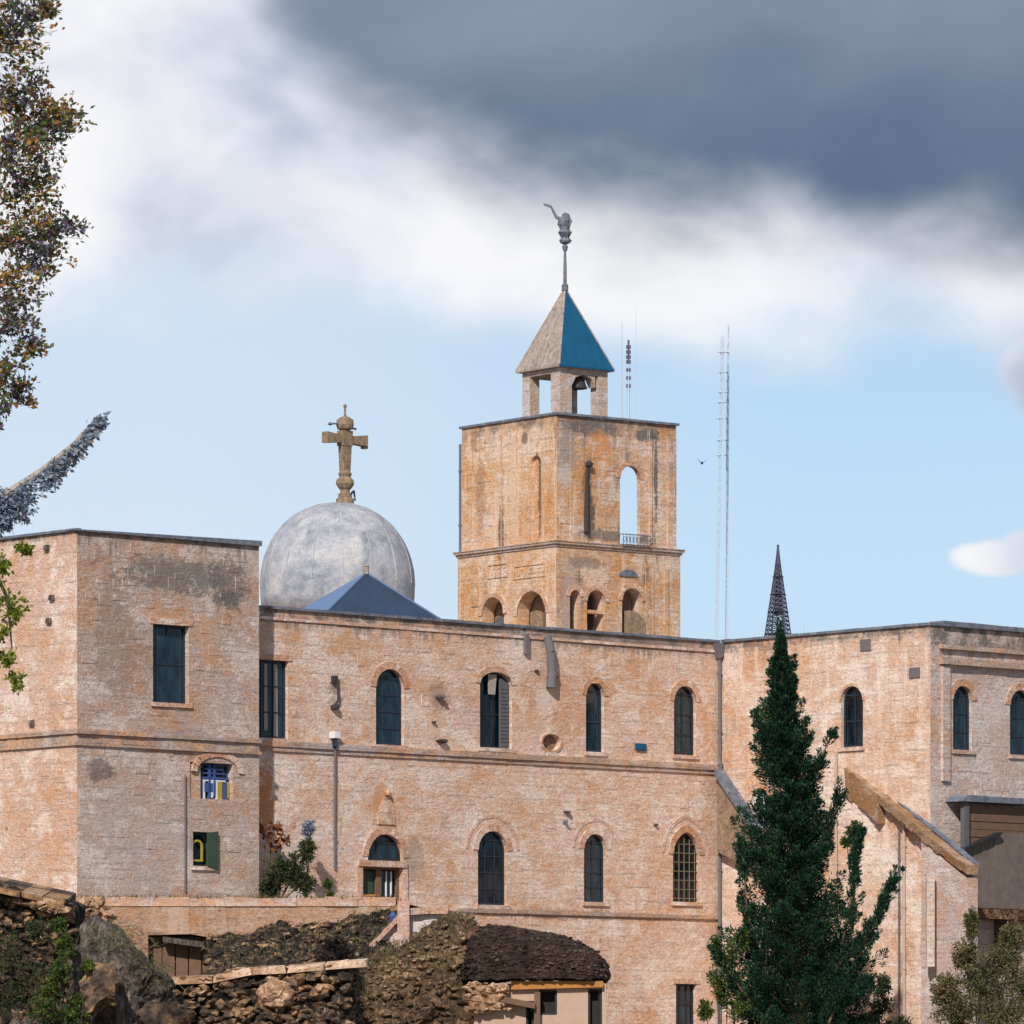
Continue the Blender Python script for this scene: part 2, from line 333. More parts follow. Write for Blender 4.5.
M['bark'] = rough_mat('bark', ((.3, (.03, .025, .02)), (.5, (.07, .055, .045)), (.7, (.14, .11, .10))), 3, .8, .04, False)
M['terr'] = rough_mat('dry_earth', ((.3, (.10, .07, .045)), (.5, (.20, .15, .10)), (.7, (.33, .26, .19))), .4, .6, .08, False)
M['roofing'] = plain('flat_roof_lime', (.42, .38, .34), .95)
M['broad'] = leafmat('autumn_leaves', ((.10, (.22, .25, .42)), (.24, (.26, .16, .30)), (.38, (.10, .16, .08)), (.52, (.20, .27, .06)), (.64, (.40, .17, .12)), (.78, (.60, .30, .07)), (.92, (.75, .58, .08))), .6, .55, .5, 1.3)
M['lime'] = leafmat('lime_leaves', ((0, (.05, .08, .02)), (.5, (.20, .26, .03)), (1, (.48, .46, .06))), .6, .4, .3)
M['bluegrey'] = leafmat('blue_grey_leaves', ((0, (.10, .17, .28)), (.4, (.22, .30, .42)), (.75, (.42, .46, .52)), (1, (.50, .30, .18))), .6, .4, .3)
M['conifer'] = leafmat('cypress_foliage', ((0, (.004, .018, .011)), (.45, (.010, .042, .022)), (.68, (.022, .072, .036)), (.84, (.05, .11, .05)), (.95, (.12, .16, .06)), (1, (.22, .17, .08))), .7, .12, .35, 1.1)
M['shrub'] = leafmat('shrub_leaves', ((0, (.012, .028, .016)), (.4, (.035, .06, .025)), (.7, (.08, .09, .03)), (.9, (.16, .12, .05)), (1, (.35, .2, .05))), .65, .25, .3)
M['dry'] = leafmat('dry_olive_leaves', ((0, (.05, .055, .025)), (.4, (.11, .12, .05)), (.7, (.20, .17, .08)), (1, (.33, .24, .12))), .7, .25, .35)
M['bright'] = leafmat('bright_ivy_leaves', ((0, (.015, .04, .012)), (.5, (.06, .11, .02)), (1, (.22, .24, .03))), .65, .3, .4, 2)

# ------------------------------------------------------------------ wall panels and windows
def PF(y): return lambda s, z, d=0: (s, y + d, z)          # wall facing -y
def PS(x): return lambda s, z, d=0: (x + d, s, z)          # wall facing -x
def outline(kind, s0, s1, z0, z1, n=10):
    w = s1 - s0; c = (s0 + s1) / 2
    if kind == 'rect': return [(s0, z0), (s1, z0), (s1, z1), (s0, z1)]
    if kind == 'disc': return [(c + w / 2 * math.cos(t), (z0 + z1) / 2 + (z1 - z0) / 2 * math.sin(t)) for t in [i * math.pi / 8 for i in range(16)]]
    pts = [(s0, z0), (s1, z0)]
    if kind == 'round': h = abs(w) / 2
    elif kind == 'segment': h = abs(w) * .28
    else: h = abs(w) * .62
    for i in range(n + 1):
        t = math.pi * i / n
        a = math.cos(t); b = math.sin(t)
        if kind == 'point': b = .8 * b + .2 * (1 - abs(a))
        pts.append((c + w / 2 * a, z1 - h + h * b))
    return pts
def offset(poly, d):
    n = len(poly); area = sum(poly[i][0] * poly[(i+1) % n][1] - poly[(i+1) % n][0] * poly[i][1] for i in range(n))
    sg = 1 if area > 0 else -1; out = []
    for i in range(n):
        a = Vector(poly[i-1]); b = Vector(poly[i]); c = Vector(poly[(i+1) % n])
        e1 = (b - a).normalized(); e2 = (c - b).normalized()
        n1 = Vector((e1.y, -e1.x)); n2 = Vector((e2.y, -e2.x)); nn = (n1 + n2)
        if nn.length < 1e-6: nn = n1
        nn.normalize(); k = max(.5, nn.dot(n1)); out.append(tuple(b + nn * (d * sg / k)))
    return out
def panel(mb, P, outer, holes, reveal=.34, blocks=0, brow=.165):
    """a wall face with real openings, their reveals, and a scatter of stones standing a little proud"""
    loops = [[Vector((a, b, 0)) for a, b in lp] for lp in [outer] + holes]
    flat = [p for lp in loops for p in lp]
    for tri in tessellate_polygon(loops):
        mb.face([P(flat[i].x, flat[i].y, 0) for i in tri], [(flat[i].x + (31.3 if P(0, 0, 0)[0] == P(1, 0, 0)[0] else 0), flat[i].y) for i in tri])
    for h in holes:
        for i in range(len(h)):
            j = (i + 1) % len(h)
            mb.face([P(*h[i], 0), P(*h[j], 0), P(*h[j], reveal), P(*h[i], reveal)])
    sa = [p[0] for p in outer]; za = [p[1] for p in outer]
    bb = [(min(p[0] for p in h) - .15, max(p[0] for p in h) + .15, min(p[1] for p in h) - .15, max(p[1] for p in h) + .15) for h in holes]
    for _ in range(blocks):
        z0 = int(U(min(za) + .1, max(za) - .4) / brow) * brow; s0 = U(min(sa) + .1, max(sa) - .8); w = U(.2, .55); hh = brow * random.choice((1, 1, 2))
        if any(s0 < b[1] and s0 + w > b[0] and z0 < b[3] and z0 + hh > b[2] for b in bb): continue
        d = U(.004, .012)
        c = [P(s0, z0, -d), P(s0 + w, z0, -d), P(s0 + w, z0 + hh, -d), P(s0, z0 + hh, -d)]
        k = [P(s0 - .01, z0 - .01, .01), P(s0 + w + .01, z0 - .01, .01), P(s0 + w + .01, z0 + hh + .01, .01), P(s0 - .01, z0 + hh + .01, .01)]
        mb.face(c)
        for i in range(4): mb.face([k[i], k[(i+1) % 4], c[(i+1) % 4], c[i]])
def window(frame, parent, P, poly, depth=.11, fr='bluefr', bars=(1, 3), grille=None, surround=.14, sill=True, curtain=0, label=None, name='window', frw=.06):
    mb = MB(frame); mb.ring(P, offset(poly, -frw), offset(poly, -.004), depth, depth + .07)
    w = mb.build(name, M[fr], parent)
    if label: w['label'] = label
    mb = MB(frame); mb.prism(P, offset(poly, -frw * .7), depth + .035, depth + .055); mb.build('pane', M[random.choice(('glass', 'glass2', 'glass'))], w)
    s0 = min(p[0] for p in poly); s1 = max(p[0] for p in poly); z0 = min(p[1] for p in poly); z1 = max(p[1] for p in poly)
    mb = MB(frame); q = .018; rnd = len(poly) > 4
    def bx3(a0, a1, b0, b1, d0, d1): mb.prism(P, [(a0, b0), (a1, b0), (a1, b1), (a0, b1)], d0, d1)
    for i in range(1, bars[0] + 1):
        c = lerp(s0, s1, i / (bars[0] + 1)); bx3(c - q, c + q, z0 + .04, z1 - .06 - (.12 if rnd else 0), depth + .01, depth + .04)
    for i in range(1, bars[1] + 1):
        c = lerp(z0, z1 - (.25 if rnd else 0), i / (bars[1] + (0 if rnd else 1))) ; bx3(s0 + .05, s1 - .05, c - q, c + q, depth + .006, depth + .036)
    if mb.v and bars[0] and bars[1]: mb.build('glazing_bars', M[fr], w)
    elif mb.v:
        for i in range(1, max(bars) + 1):
            mb = MB(frame); c = lerp(z0, z1 - (.25 if rnd else 0), i / (bars[1] + (0 if rnd else 1)))
            mb.prism(P, [(s0 + .05, c - q), (s1 - .05, c - q), (s1 - .05, c + q), (s0 + .05, c + q)], depth + .006, depth + .036); mb.build('glazing_bar', M[fr], w)
    if grille:
        mb = MB(frame)
        for i in range(grille[0]):
            c = lerp(s0, s1, (i + .5) / grille[0]); top = z1 - .05
            if rnd: top = z1 - abs(s1 - s0) * .6 * (abs(c - (s0 + s1) / 2) / (abs(s1 - s0) / 2)) ** 1.6 - .06
            mb.tube(P(c, z0, .08), P(c, top, .08), .014, n=5)
        for i in range(grille[1]):
            c = lerp(z0 + .1, z1 - .35, i / max(1, grille[1] - 1)); mb.tube(P(s0, c, .08), P(s1, c, .08), .014, n=5)
        mb.build('grille', M[grille[2]], w)
    if curtain:
        mb = MB(frame)
        for a, b, lo in ((.16, .27, .0), (.42, .52, .1), (.68, .8, .0)):
            mb.prism(P, [(lerp(s0, s1, a), lerp(z0, z1, lo)), (lerp(s0, s1, b), lerp(z0, z1, lo)), (lerp(s0, s1, b - .02), z1 - .1), (lerp(s0, s1, a + .01), z1 - .1)], depth + .015, depth + .03)
        mb.build('shutter_slats', M['palewood'], w)
    if surround:
        mb = MB(frame)
        if rnd:   # voussoirs round the head, with joints
            hd = poly[2:]; oo = offset(poly, surround)[2:]
            for i in range(len(hd) - 1):
                k = U(.018, .035); a, b, c, d = hd[i], hd[i+1], oo[i+1], oo[i]
                mb.prism(P, [a, b, c, d], -k, .02)
            mb.build('arch_surround', M['arch'], w)
        else:
            mb.prism(P, [(s0 - .12, z1 + .002), (s1 + .12, z1 + .002), (s1 + .12, z1 + .16), (s0 - .12, z1 + .16)], -.025, .02); mb.build('lintel', M['arch'], w)
    if sill:
        mb = MB(frame); mb.prism(P, [(s0 - .08, z0 - .11), (s1 + .08, z0 - .11), (s1 + .08, z0 - .002), (s0 - .08, z0 - .002)], -.06, .1); mb.build('sill', M['trim'], w)
    return w
def holef(frame, kind, px0, px1, py0, py1, y):
    s0, _ = frame.front(px0, 0, y); s1, _ = frame.front(px1, 0, y); _, zt = frame.front((px0 + px1) / 2, py0, y); _, zb = frame.front((px0 + px1) / 2, py1, y)
    return outline(kind, s0, s1, zb, zt)
def holes_(frame, kind, px0, px1, py0, py1, x):
    s0, _ = frame.side(px1, 0, x); s1, _ = frame.side(px0, 0, x); _, zt = frame.side((px0 + px1) / 2, py0, x); _, zb = frame.side((px0 + px1) / 2, py1, x)
    return outline(kind, s0, s1, zb, zt)
def slabs(mb, P, s0, s1, z0, z1, d0, d1, step=.9, jit=.012):
    s = s0
    while s < s1 - .01:
        e = min(s1, s + step * U(.7, 1.3)); 
        if s1 - e < .3: e = s1
        a = U(-jit, jit); b = U(-jit, jit)
        mb.prism(P, [(s, z0), (e - .006, z0), (e - .006, z1 + b), (s, z1 + a)], d0 + U(-jit, jit), d1); s = e

# ================================================================== main range
L1 = 17.35; ZT = 12.91; ZB = -1.6
main = thing('stone_building', 'long pink limestone range with two rows of arched windows and a door', 'building', B.w((L1 / 2, 3, ZB)))
P0 = PF(0)
specs = [('rect', 252, 288, 660, 738), ('round', 376, 404, 669, 745), ('segment', 480, 512, 672, 748), ('round', 586, 604, 683, 752), ('round', 674, 696, 686, 755),
         ('round', 478, 507, 831, 905), ('round', 584, 606, 834, 902), ('point', 673, 699, 832, 902), ('rect', 676, 696, 984, 1045), ('round', 368, 403, 834, 861), ('rect', 362, 402, 867, 909), ('disc', 542, 560, 734, 751), ('rect', 585, 603, 988, 1050)]
H = [holef(B, *s, 0) for s in specs]
mb = MB(B); panel(mb, P0, [(-3, ZB), (L1, ZB), (L1, ZT), (-3, ZT)], H, .36, 300)
mb.face([(-3, 12, ZB), (-3, 12, ZT), (L1 + 8, 12, ZT), (L1 + 8, 12, ZB)]); mb.face([(-3, 0, ZB), (-3, 0, ZT), (-3, 12, ZT), (-3, 12, ZB)])
mb.face([(L1, 0.36, ZT), (-3, .36, ZT), (-3, .36, 12.45), (L1, .36, 12.45)])
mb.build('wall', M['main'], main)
mb = MB(B); slabs(mb, P0, -.6, L1 - .05, ZT + .002, ZT + .075, -.07, .42, 1.1, .008); mb.build('parapet_coping', M['coping'], main)
mb = MB(B); mb.box(-2.9, L1 + 7.9, .37, 11.9, 12.35, 12.45); mb.build('roof', M['roofing'], main)
mb = MB(B); slabs(mb, P0, -.6, L1 - .02, 9.22, 9.38, -.10, .02, .9, .012); slabs(mb, P0, -.6, L1 - .02, 9.10, 9.218, -.05, .02, 1.1, .01)
mb.build('string_course', M['course'], main)
mb = MB(B); slabs(mb, P0, 5.9, L1 - .02, 4.92, 5.03, -.06, .02, .9, .01); mb.build('string_course', M['course'], main)
mb = MB(B); slabs(mb, P0, -.6, L1 - .02, 12.62, 12.70, -.04, .02, .9, .01); mb.build('cornice', M['trim'], main)
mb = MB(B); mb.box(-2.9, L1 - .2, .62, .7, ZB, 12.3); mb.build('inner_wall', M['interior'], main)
window(B, main, P0, H[0], bars=(2, 2), curtain=1, label='tall rectangular window with pale slats beside the left block')
window(B, main, P0, H[1], bars=(1, 4), surround=.2)
window(B, main, P0, H[2], bars=(1, 2), surround=.16, fr='darkfr', label='wide segment-headed window with one grey shutter folded open', depth=.19)
window(B, main, P0, H[3], bars=(0, 2), surround=.16)
window(B, main, P0, H[4], bars=(1, 3), surround=.18, fr='darkfr')
window(B, main, P0, H[5], bars=(2, 4), surround=.2, fr='bluefr')
window(B, main, P0, H[6], bars=(1, 4), surround=.2)
window(B, main, P0, H[7], bars=(0, 0), surround=.2, fr='darkfr', grille=(5, 7, 'brass'), label='pointed window behind an ochre iron grille')
window(B, main, P0, H[8], bars=(2, 2), surround=.1, fr='darkfr')
window(B, main, P0, H[9], bars=(2, 1), surround=.2, sill=False, fr='darkfr', label='half round fanlight over the door')
window(B, main, P0, H[12], bars=(1, 2), surround=.1, fr='darkfr')
# shutter and hanging board in the wide window
s0 = min(p[0] for p in H[2]); s1 = max(p[0] for p in H[2]); z0 = min(p[1] for p in H[2]); z1 = max(p[1] for p in H[2])
mb = MB(B); mb.prism(P0, [(s1 - .36, z0 + .02), (s1 - .03, z0 + .02), (s1 - .03, z1 - .3), (s1 - .36, z1 - .14)], .1, .15)
for i in range(16): mb.prism(P0, [(s1 - .33, z0 + .08 + i * .105), (s1 - .06, z0 + .08 + i * .105), (s1 - .06, z0 + .13 + i * .105), (s1 - .33, z0 + .13 + i * .105)], .085, .1)
mb.build('shutter', M['greywood'], main)
mb = MB(B); mb.prism(P0, [(s0 + .42, z1 - .62), (s0 + .66, z1 - .62), (s0 + .72, z1 - .06), (s0 + .40, z1 - .06)], .1, .13); mb.build('blind', M['palewood'], main)
# door
d0 = min(p[0] for p in H[10]); d1 = max(p[0] for p in H[10]); z0 = min(p[1] for p in H[10]); z1 = max(p[1] for p in H[10])
mb = MB(B); mb.ring(P0, offset(H[10], -.07), offset(H[10], -.004), .12, .2)
c = d0 + .62; mb.prism(P0, [(c, z0), (c + .18, z0), (c + .18, z1 - .07), (c, z1 - .07)], .12, .2)
dr = mb.build('door_frame', M['brownwood'], main)
mb = MB(B); mb.prism(P0, [(d0 + .08, z0 + .3), (c - .01, z0 + .3), (c - .01, z1 - .1), (d0 + .08, z1 - .1)], .22, .26); mb.build('green_panel', M['green'], dr)
mb = MB(B); mb.prism(P0, [(c + .19, z0), (d1 - .08, z0), (d1 - .08, z1 - .1), (c + .19, z1 - .1)], .24, .27); dl = mb.build('door_leaf', M['glass'], dr)
mb = MB(B)
for k in (.22, .42, .6): mb.prism(P0, [(c + k, z0), (c + k + .035, z0), (c + k + .035, z1 - .1), (c + k, z1 - .1)], .2, .238)
mb.build('door_stile', M['white'], dl)
mb = MB(B); mb.prism(P0, [(d0 - .18, z1 + .002), (d1 + .12, z1 + .002), (d1 + .12, z1 + .17), (d0 - .18, z1 + .17)], -.09, .02); mb.build('door_lintel', M['arch'], main)
for a, b in ((d0 - .2, d0 - .003), (d1 + .003, d1 + .18)):
    mb = MB(B); mb.prism(P0, [(a, z0 - .1), (b, z0 - .1), (b, z1), (a, z1)], -.05, .02); mb.build('door_jamb', M['trim'], main)
mb = MB(B); mb.prism(P0, [(d0 - .3, z0 - .16), (d1 + .3, z0 - .16), (d1 + .3, z0 - .003), (d0 - .3, z0 - .003)], -.5, .1); mb.build('doorstep', M['capst'], main)
# carved niche over the door
mb = MB(B)
nx, nz = B.front(386, 797, 0)
mb.prism(P0, [(nx - .32, nz - .75), (nx + .32, nz - .75), (nx + .25, nz - .3), (nx + .10, nz + .02), (nx - .08, nz + .02), (nx - .25, nz - .3)], -.045, .02)
mb.lathe((nx, -.07, nz + .03), [(.0, 0), (.09, .02), (.1, .09), (.05, .15), (0, .16)], 10)
mb.build('carved_niche', M['arch'], main)
# round niche and stone below it
rc = H[11]; mb = MB(B); mb.prism(P0, rc, .16, .2); mb.build('niche_back', M['crossst'], main)
mb = MB(B); mb.ring(P0, offset(rc, .002), offset(rc, .07), -.035, .02); mb.build('niche_ring', M['arch'], main)
qx, qz = B.front(552, 756, 0); mb = MB(B); mb.prism(P0, [(qx - .24, qz - .1), (qx + .22, qz - .1), (qx + .2, qz + .09), (qx - .2, qz + .1)], -.06, .02); mb.build('niche_block', M['paleplaster'], main)
# relieving arch lines round the lower windows
for h in (H[5], H[6], H[7]):
    mb = MB(B); o2 = offset(h, .36)[2:]; o3 = offset(h, .46)[2:]
    for i in range(len(o2) - 1): mb.prism(P0, [o2[i], o2[i+1], o3[i+1], o3[i]], -U(.008, .02), .02)
    mb.build('relieving_arch', M['trim'], main)
# downpipes
def pipe(frame, parent, pts, r, mat, name='downpipe'):
    mb = MB(frame); mb.path(pts, r, r, 8)
    for i in range(len(pts) - 1):
        a, b = Vector(pts[i]), Vector(pts[i+1]); k = max(1, int((b - a).length / 1.6))
        for j in range(k):
            q = a.lerp(b, (j + .5) / k); dd = (b - a).normalized() * .03
            mb.tube(q - dd, q + dd, r * 1.45, n=8)
    return mb.build(name, mat, parent)
x_, za = B.front(333, 745, 0); _, zb = B.front(333, 868, 0)
pipe(B, main, [(x_, -.08, za), (x_, -.07, zb)], .032, M['pipe'])
pipe(B, main, [(L1 - .12, -.1, ZT - .05), (L1 - .12, -.1, 9.5), (L1 - .12, -.16, 9.3), (L1 - .12, -.1, 9.0), (L1 - .12, -.1, ZB)], .05, M['pipe'])
mb = MB(B); mb.prism(PF(-.1), [(L1 - .34, ZT - .02), (L1 - .02, ZT - .02), (L1 - .06, ZT - .4), (L1 - .2, ZT - .46)], -.1, .1); mb.build('rain_hopper', M['pipe'], main)
cx, cz = B.front(545, 636, 0); _, cz2 = B.front(551, 688, 0)
mb = MB(B); mb.path([(cx, -.1, cz - .02), (cx + .08, -.16, cz - .45), (cx + .15, -.13, cz - 1.0), (cx + .12, -.12, cz2)], .12, .15, 10); mb.box(cx - .02, cx + .42, -.14, -.07, cz - 1.18, cz - 1.12)
mb.build('waste_chute', M['pipe'], main)
cx2, _ = B.front(525, 636, 0); mb = MB(B); mb.box(cx2 - .06, cx2 + .06, -.12, .0, cz - .55, cz + .02); mb.build('gutter_spout', M['pipe'], main)
# small fittings on the wall
def fixture(px, py, wpx, hpx, mat, d=.1, name='wall_bracket', bird=False):
    x, z = B.front(px, py, 0); w = wpx * .018; h = hpx * .0135
    mb = MB(B); n = 10
    ring = [(x + w * math.cos(t) * U(.75, 1.1), z + h * math.sin(t) * U(.7, 1.1)) for t in [i * 2 * math.pi / n for i in range(n)]]
    mb.prism(P0, ring, -d, .03); mb.prism(P0, [(lerp(x, a, .6), lerp(z, b, .6)) for a, b in ring], -d * 1.5, -d + .01); mb.build(name, mat, main)
fixture(438, 697, 8, 5, M['pipe'], .16, 'stone_corbel'); fixture(440, 741, 9, 5, M['rock'], .16, 'stone_corbel'); fixture(433, 722, 4, 2, M['rock'], .07, 'stone_corbel')
fixture(566, 812, 7, 2.5, M['rock'], .1, 'stone_corbel'); fixture(564, 822, 2.5, 5, M['bluemetal'], .1, 'wall_vent'); fixture(655, 825, 3, 3, M['rock'], .07, 'stone_corbel')
fixture(536, 671, 4, 4, M['rock'], .06, 'wall_vent')
x, z = B.front(640, 747, 0); mb = MB(B); mb.box(x - .2, x + .2, -.06, .02, z - .1, z + .1); mb.box(x - .16, x + .16, -.075, -.058, z - .07, z + .07); mb.build('meter_box', M['teal'], main)
x, z0_ = B.front(333, 707, 0); _, z1_ = B.front(333, 676, 0)
mb = MB(B); mb.path([(x, -.06, z0_), (x + .1, -.1, z0_ + .2), (x + .08, -.08, z1_)], .035, .025, 6); mb.lathe((x, -.08, z0_ - .08), [(.02, 0), (.12, .03), (.12, .12), (.02, .16)], 8); mb.box(x - .08, x + .06, -.1, .02, z1_ - .2, z1_)
mb.build('bell_bracket', M['iron'], main)
x, z = B.front(332, 748, 0)
lamp = thing('wall_lamp', 'small white-topped lantern on the long wall over the grey downpipe', 'lamp', B.w((x, -.15, z)))
mb = MB(B); mb.box(x - .09, x + .09, -.24, 0, z + .26, z + .44); mb.build('lamp_cap', M['white'], lamp)
mb = MB(B); mb.lathe((x, -.12, z), [(.06, 0), (.09, .04), (.10, .25)], 4); mb.build('lamp_glass', M['glass'], lamp)
# lean-to by the inner corner and bright window behind the cypress
PX1 = PS(L1)

# ================================================================== right wing
YW = -8.32
wing = thing('wing_building', 'right wing turning towards the viewer, long side pinkish, end grey-stained', 'building', B.w((L1 + 4, -4, ZB)))
hs = [holes_(B, 'round', 841, 863, 686, 747, L1), holes_(B, 'round', 752, 769, 788, 828, L1)]
mb = MB(B); panel(mb, PX1, [(YW, ZB), (0, ZB), (0, ZT), (YW, ZT)], hs, .34, 260)
mb.build('side_wall', M['side'], wing)
he = [holef(B, 'round', 953, 972, 686, 750, YW), holef(B, 'round', 1010, 1031, 690, 755, YW)]
XE = L1 + 9
PE = PF(YW)
mb = MB(B); panel(mb, PE, [(L1, ZB), (XE, ZB), (XE, ZT), (L1, ZT)], he, .34, 200)
mb.face([(XE, YW, ZB), (XE, YW, ZT), (XE, 12, ZT), (XE, 12, ZB)])
mb.face([(L1 + .36, 0, ZT), (L1 + .36, YW + .36, ZT), (L1 + .36, YW + .36, 12.4), (L1 + .36, 0, 12.4)])
mb.build('end_wall', M['end'], wing)
mb = MB(B); mb.box(L1 + .37, XE - .1, YW + .4, 11.8, 12.46, 12.52); mb.build('roof', M['roofing'], wing)
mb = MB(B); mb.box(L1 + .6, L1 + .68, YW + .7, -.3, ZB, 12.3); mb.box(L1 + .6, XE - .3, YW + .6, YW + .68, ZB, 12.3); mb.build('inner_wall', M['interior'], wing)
mb = MB(B); slabs(mb, PX1, YW - .05, -.1, ZT + .002, ZT + .08, -.07, .42, 1.1, .01); slabs(mb, PE, L1 + .43, XE, ZT + .002, ZT + .14, -.12, .42, 1.2, .015); mb.build('parapet_coping', M['coping'], wing)
mb = MB(B); slabs(mb, PE, L1 + .35, XE, 12.28, 12.40, -.12, .02, 1.1, .012); slabs(mb, PE, L1 + .35, XE, 11.85, 11.97, -.17, .02, 1.1, .015); slabs(mb, PE, L1 + .35, XE, 11.972, 12.03, -.1, .02, 1.1, .01); mb.build('cornice', M['course'], wing)
window(B, wing, PX1, hs[0], bars=(1, 2), surround=.08)
window(B, wing, PX1, hs[1], bars=(1, 2), surround=.16, fr='white', label='white framed arched window half behind the cypress')
for h in he: window(B, wing, PE, h, bars=(1, 3), surround=.2)
for px, ya, yb, r, mt in ((838, 752, 900, .035, 'palepipe'), (906, 815, 1060, .045, 'palepipe'), (901, 830, 1060, .03, 'pipe')):
    y, za = B.side(px, ya, L1); _, zb = B.side(px, yb, L1); pipe(B, wing, [(L1 - .08, y, za), (L1 - .08, y, zb)], r, M[mt])
mb = MB(B); mb.box(L1 + .42, L1 + .72, YW - .09, YW + .01, 8.6, 11.8); mb.build('pilaster', M['end'], wing)
y, z = B.side(866, 645, L1); mb = MB(B); mb.box(L1 - .04, L1 + .02, y - .2, y + .2, z - .16, z + .16); mb.build('vent_panel', M['pipe'], wing)
y, z = B.side(915, 672, L1); mb = MB(B); mb.box(L1 - .04, L1 + .02, y - .2, y + .2, z - .16, z + .12); mb.build('vent_panel', M['pipe'], wing)
# sloping lean-to roof in the inner corner
ya, za = B.side(724, 770, L1); yb, zb = B.side(768, 836, L1)
lt = thing('stair_roof', 'grey sloping stair roof in the inner corner, left of the tall cypress', 'roof', B.w((L1 - .6, (ya + yb) / 2, zb - 1)))
mb = MB(B); P = lambda s, z, d=0: (L1 - .42 + d, s, z)
mb.prism(P, [(ya - .02, za), (yb, zb), (yb, zb - .16), (ya - .02, za - .16)], 0, .41); mb.build('roof_slab', M['coping'], lt)
mb = MB(B); mb.prism(P, [(ya - .02, za - .162), (yb + .1, zb - .162 + .1), (yb + .1, zb - .9), (yb + .5, zb - .9), (ya - .02, zb - .4)], .12, .3); mb.build('side_wall', M['crossst'], lt)

# outer stair with sloping ochre parapet
fr_a = W(852, 768, 158.0); fr_b = W(972, 866, 153.6)
st = thing('outer_staircase', 'sloping ochre stone stair parapet descending across the wing corner', 'stairs', Vector(((fr_a.x + fr_b.x) / 2, 155.5, ZB)))
dv = (fr_b - fr_a); hd = Vector((dv.x, dv.y, 0)).normalized(); nv = Vector((hd.y, -hd.x, 0))    # towards the viewer
mb = MB(); n = 22; pr = None
for i in range(n):
    a = fr_a + dv * (i / n); b = fr_a + dv * ((i + 1) / n) ; j = Vector((0, 0, U(-.03, .03))); w0 = .2 + U(-.03, .03); k = U(.94, 1.06) * (.80 if i < 6 else .27)
    mb.hexa([a + j - Vector((0, 0, k)) + nv * w0, b + j - Vector((0, 0, k)) + nv * w0, b + j - Vector((0, 0, k)) - nv * w0, a + j - Vector((0, 0, k)) - nv * w0,
             a + j + nv * (w0 + .05), b + j + nv * (w0 + .05), b + j - nv * (w0 + .05), a + j - nv * (w0 + .05)])
mb.build('sloping_parapet', M['stairst'], st)
mb = MB(); up = Vector((0, 0, .02))
for i in range(7, n):
    a = fr_a + dv * (i / n) + up; b = fr_a + dv * ((i + 1) / n - .004) + up; j = Vector((0, 0, U(0.03, .05)))
    mb.hexa([a - nv * .1, b - nv * .1, b - nv * .3, a - nv * .3, a + j - nv * .1, b + j - nv * .1, b + j - nv * .3, a + j - nv * .3])
mb.build('coping', M['coping'], st)
a = fr_a + dv * .62; b = fr_b.copy(); mb = MB()
q0 = Vector((a.x, a.y, ZB)); q1 = Vector((b.x, b.y, ZB)); t0 = a - Vector((0, 0, .36)); t1 = b - Vector((0, 0, .36))
mb.hexa([q0 + nv * .15, q1 + nv * .15, q1 - nv * .2, q0 - nv * .2, t0 + nv * .15, t1 + nv * .15, t1 - nv * .2, t0 - nv * .2]); mb.build('side_wall', M['end'], st)
a2 = W(930, 872, 154.7); mb = MB(); mb.box(a2.x - .12, a2.x + .1, 154.3, 154.6, 3.4, a2.z - .1); mb.build('stair_post', M['paleplaster'], st)

# timber balcony on the end wall
bx0, bz1 = B.front(962, 797, YW - .55); bxl, bz0 = B.front(962, 918, YW - .55)
ba = thing('timber_balcony', 'weathered enclosed timber balcony with grey slab roof on the right end wall', 'balcony', B.w((bx0 + 1.5, YW - .6, bz0)))
mb = MB(B); mb.prism(PF(YW - .65), [(bx0 - .1, bz1 - .12), (bx0 + 4.2, bz1 - .12), (bx0 + 4.2, bz1 + .02), (bx0 + .1, bz1 + .06)], 0, .65); mb.build('roof_slab', M['coping'], ba)
for q in (.1, 3.0): mb = MB(B); mb.box(bx0 + q, bx0 + q + .2, YW - .55, YW - .40, bz0 + .3, bz1 - .122); mb.build('post', M['greywood'], ba)
mb = MB(B); 
for i in range(5): mb.box(bx0 + .3, bx0 + 3.0, YW - .40 - (i % 2) * .02, YW - .33, bz1 - .2 - (i + 1) * .22, bz1 - .215 - i * .22)
mb.build('board_panel', M['brownwood'], ba)
mb = MB(B)
for i in range(16):
    x = bx0 + .32 + i * .17; mb.box(x, x + .155, YW - .50 - U(0, .03), YW - .40, bz0 + .3, bz1 - 1.30 + min(.35, i * .05))
mb.build('plank_panel', M['oldwood'], ba)
mb = MB(B); mb.hexa([(bx0 + .1, YW - .68, bz1 - 1.45), (bx0 + 1.5, YW - .68, bz1 - 1.0), (bx0 + 1.5, YW - .40, bz1 - 1.0), (bx0 + .1, YW - .40, bz1 - 1.45), (bx0 + .1, YW - .68, bz1 - 1.39), (bx0 + 1.5, YW - .68, bz1 - .93), (bx0 + 1.5, YW - .40, bz1 - .93), (bx0 + .1, YW - .40, bz1 - 1.39)]); mb.build('sloping_board', M['darkfr'], ba)
mb = MB(B); slabs(mb, PF(YW - .65), bx0 - .3, bx0 + 4, bz0, bz0 + .29, 0, .65, .7, .04); mb.build('floor_ledge', M['ledge'], ba)
for k in (.3, 1.9):
    mb = MB(B); mb.hexa([(bx0 + k, YW - .3, bz0 - 1), (bx0 + k + .15, YW - .3, bz0 - 1), (bx0 + k + .15, YW, bz0 - 1), (bx0 + k, YW, bz0 - 1), (bx0 + k, YW - .50, bz0), (bx0 + k + .15, YW - .50, bz0), (bx0 + k + .15, YW, bz0), (bx0 + k, YW, bz0)]); mb.build('bracket', M['brownwood'], ba)

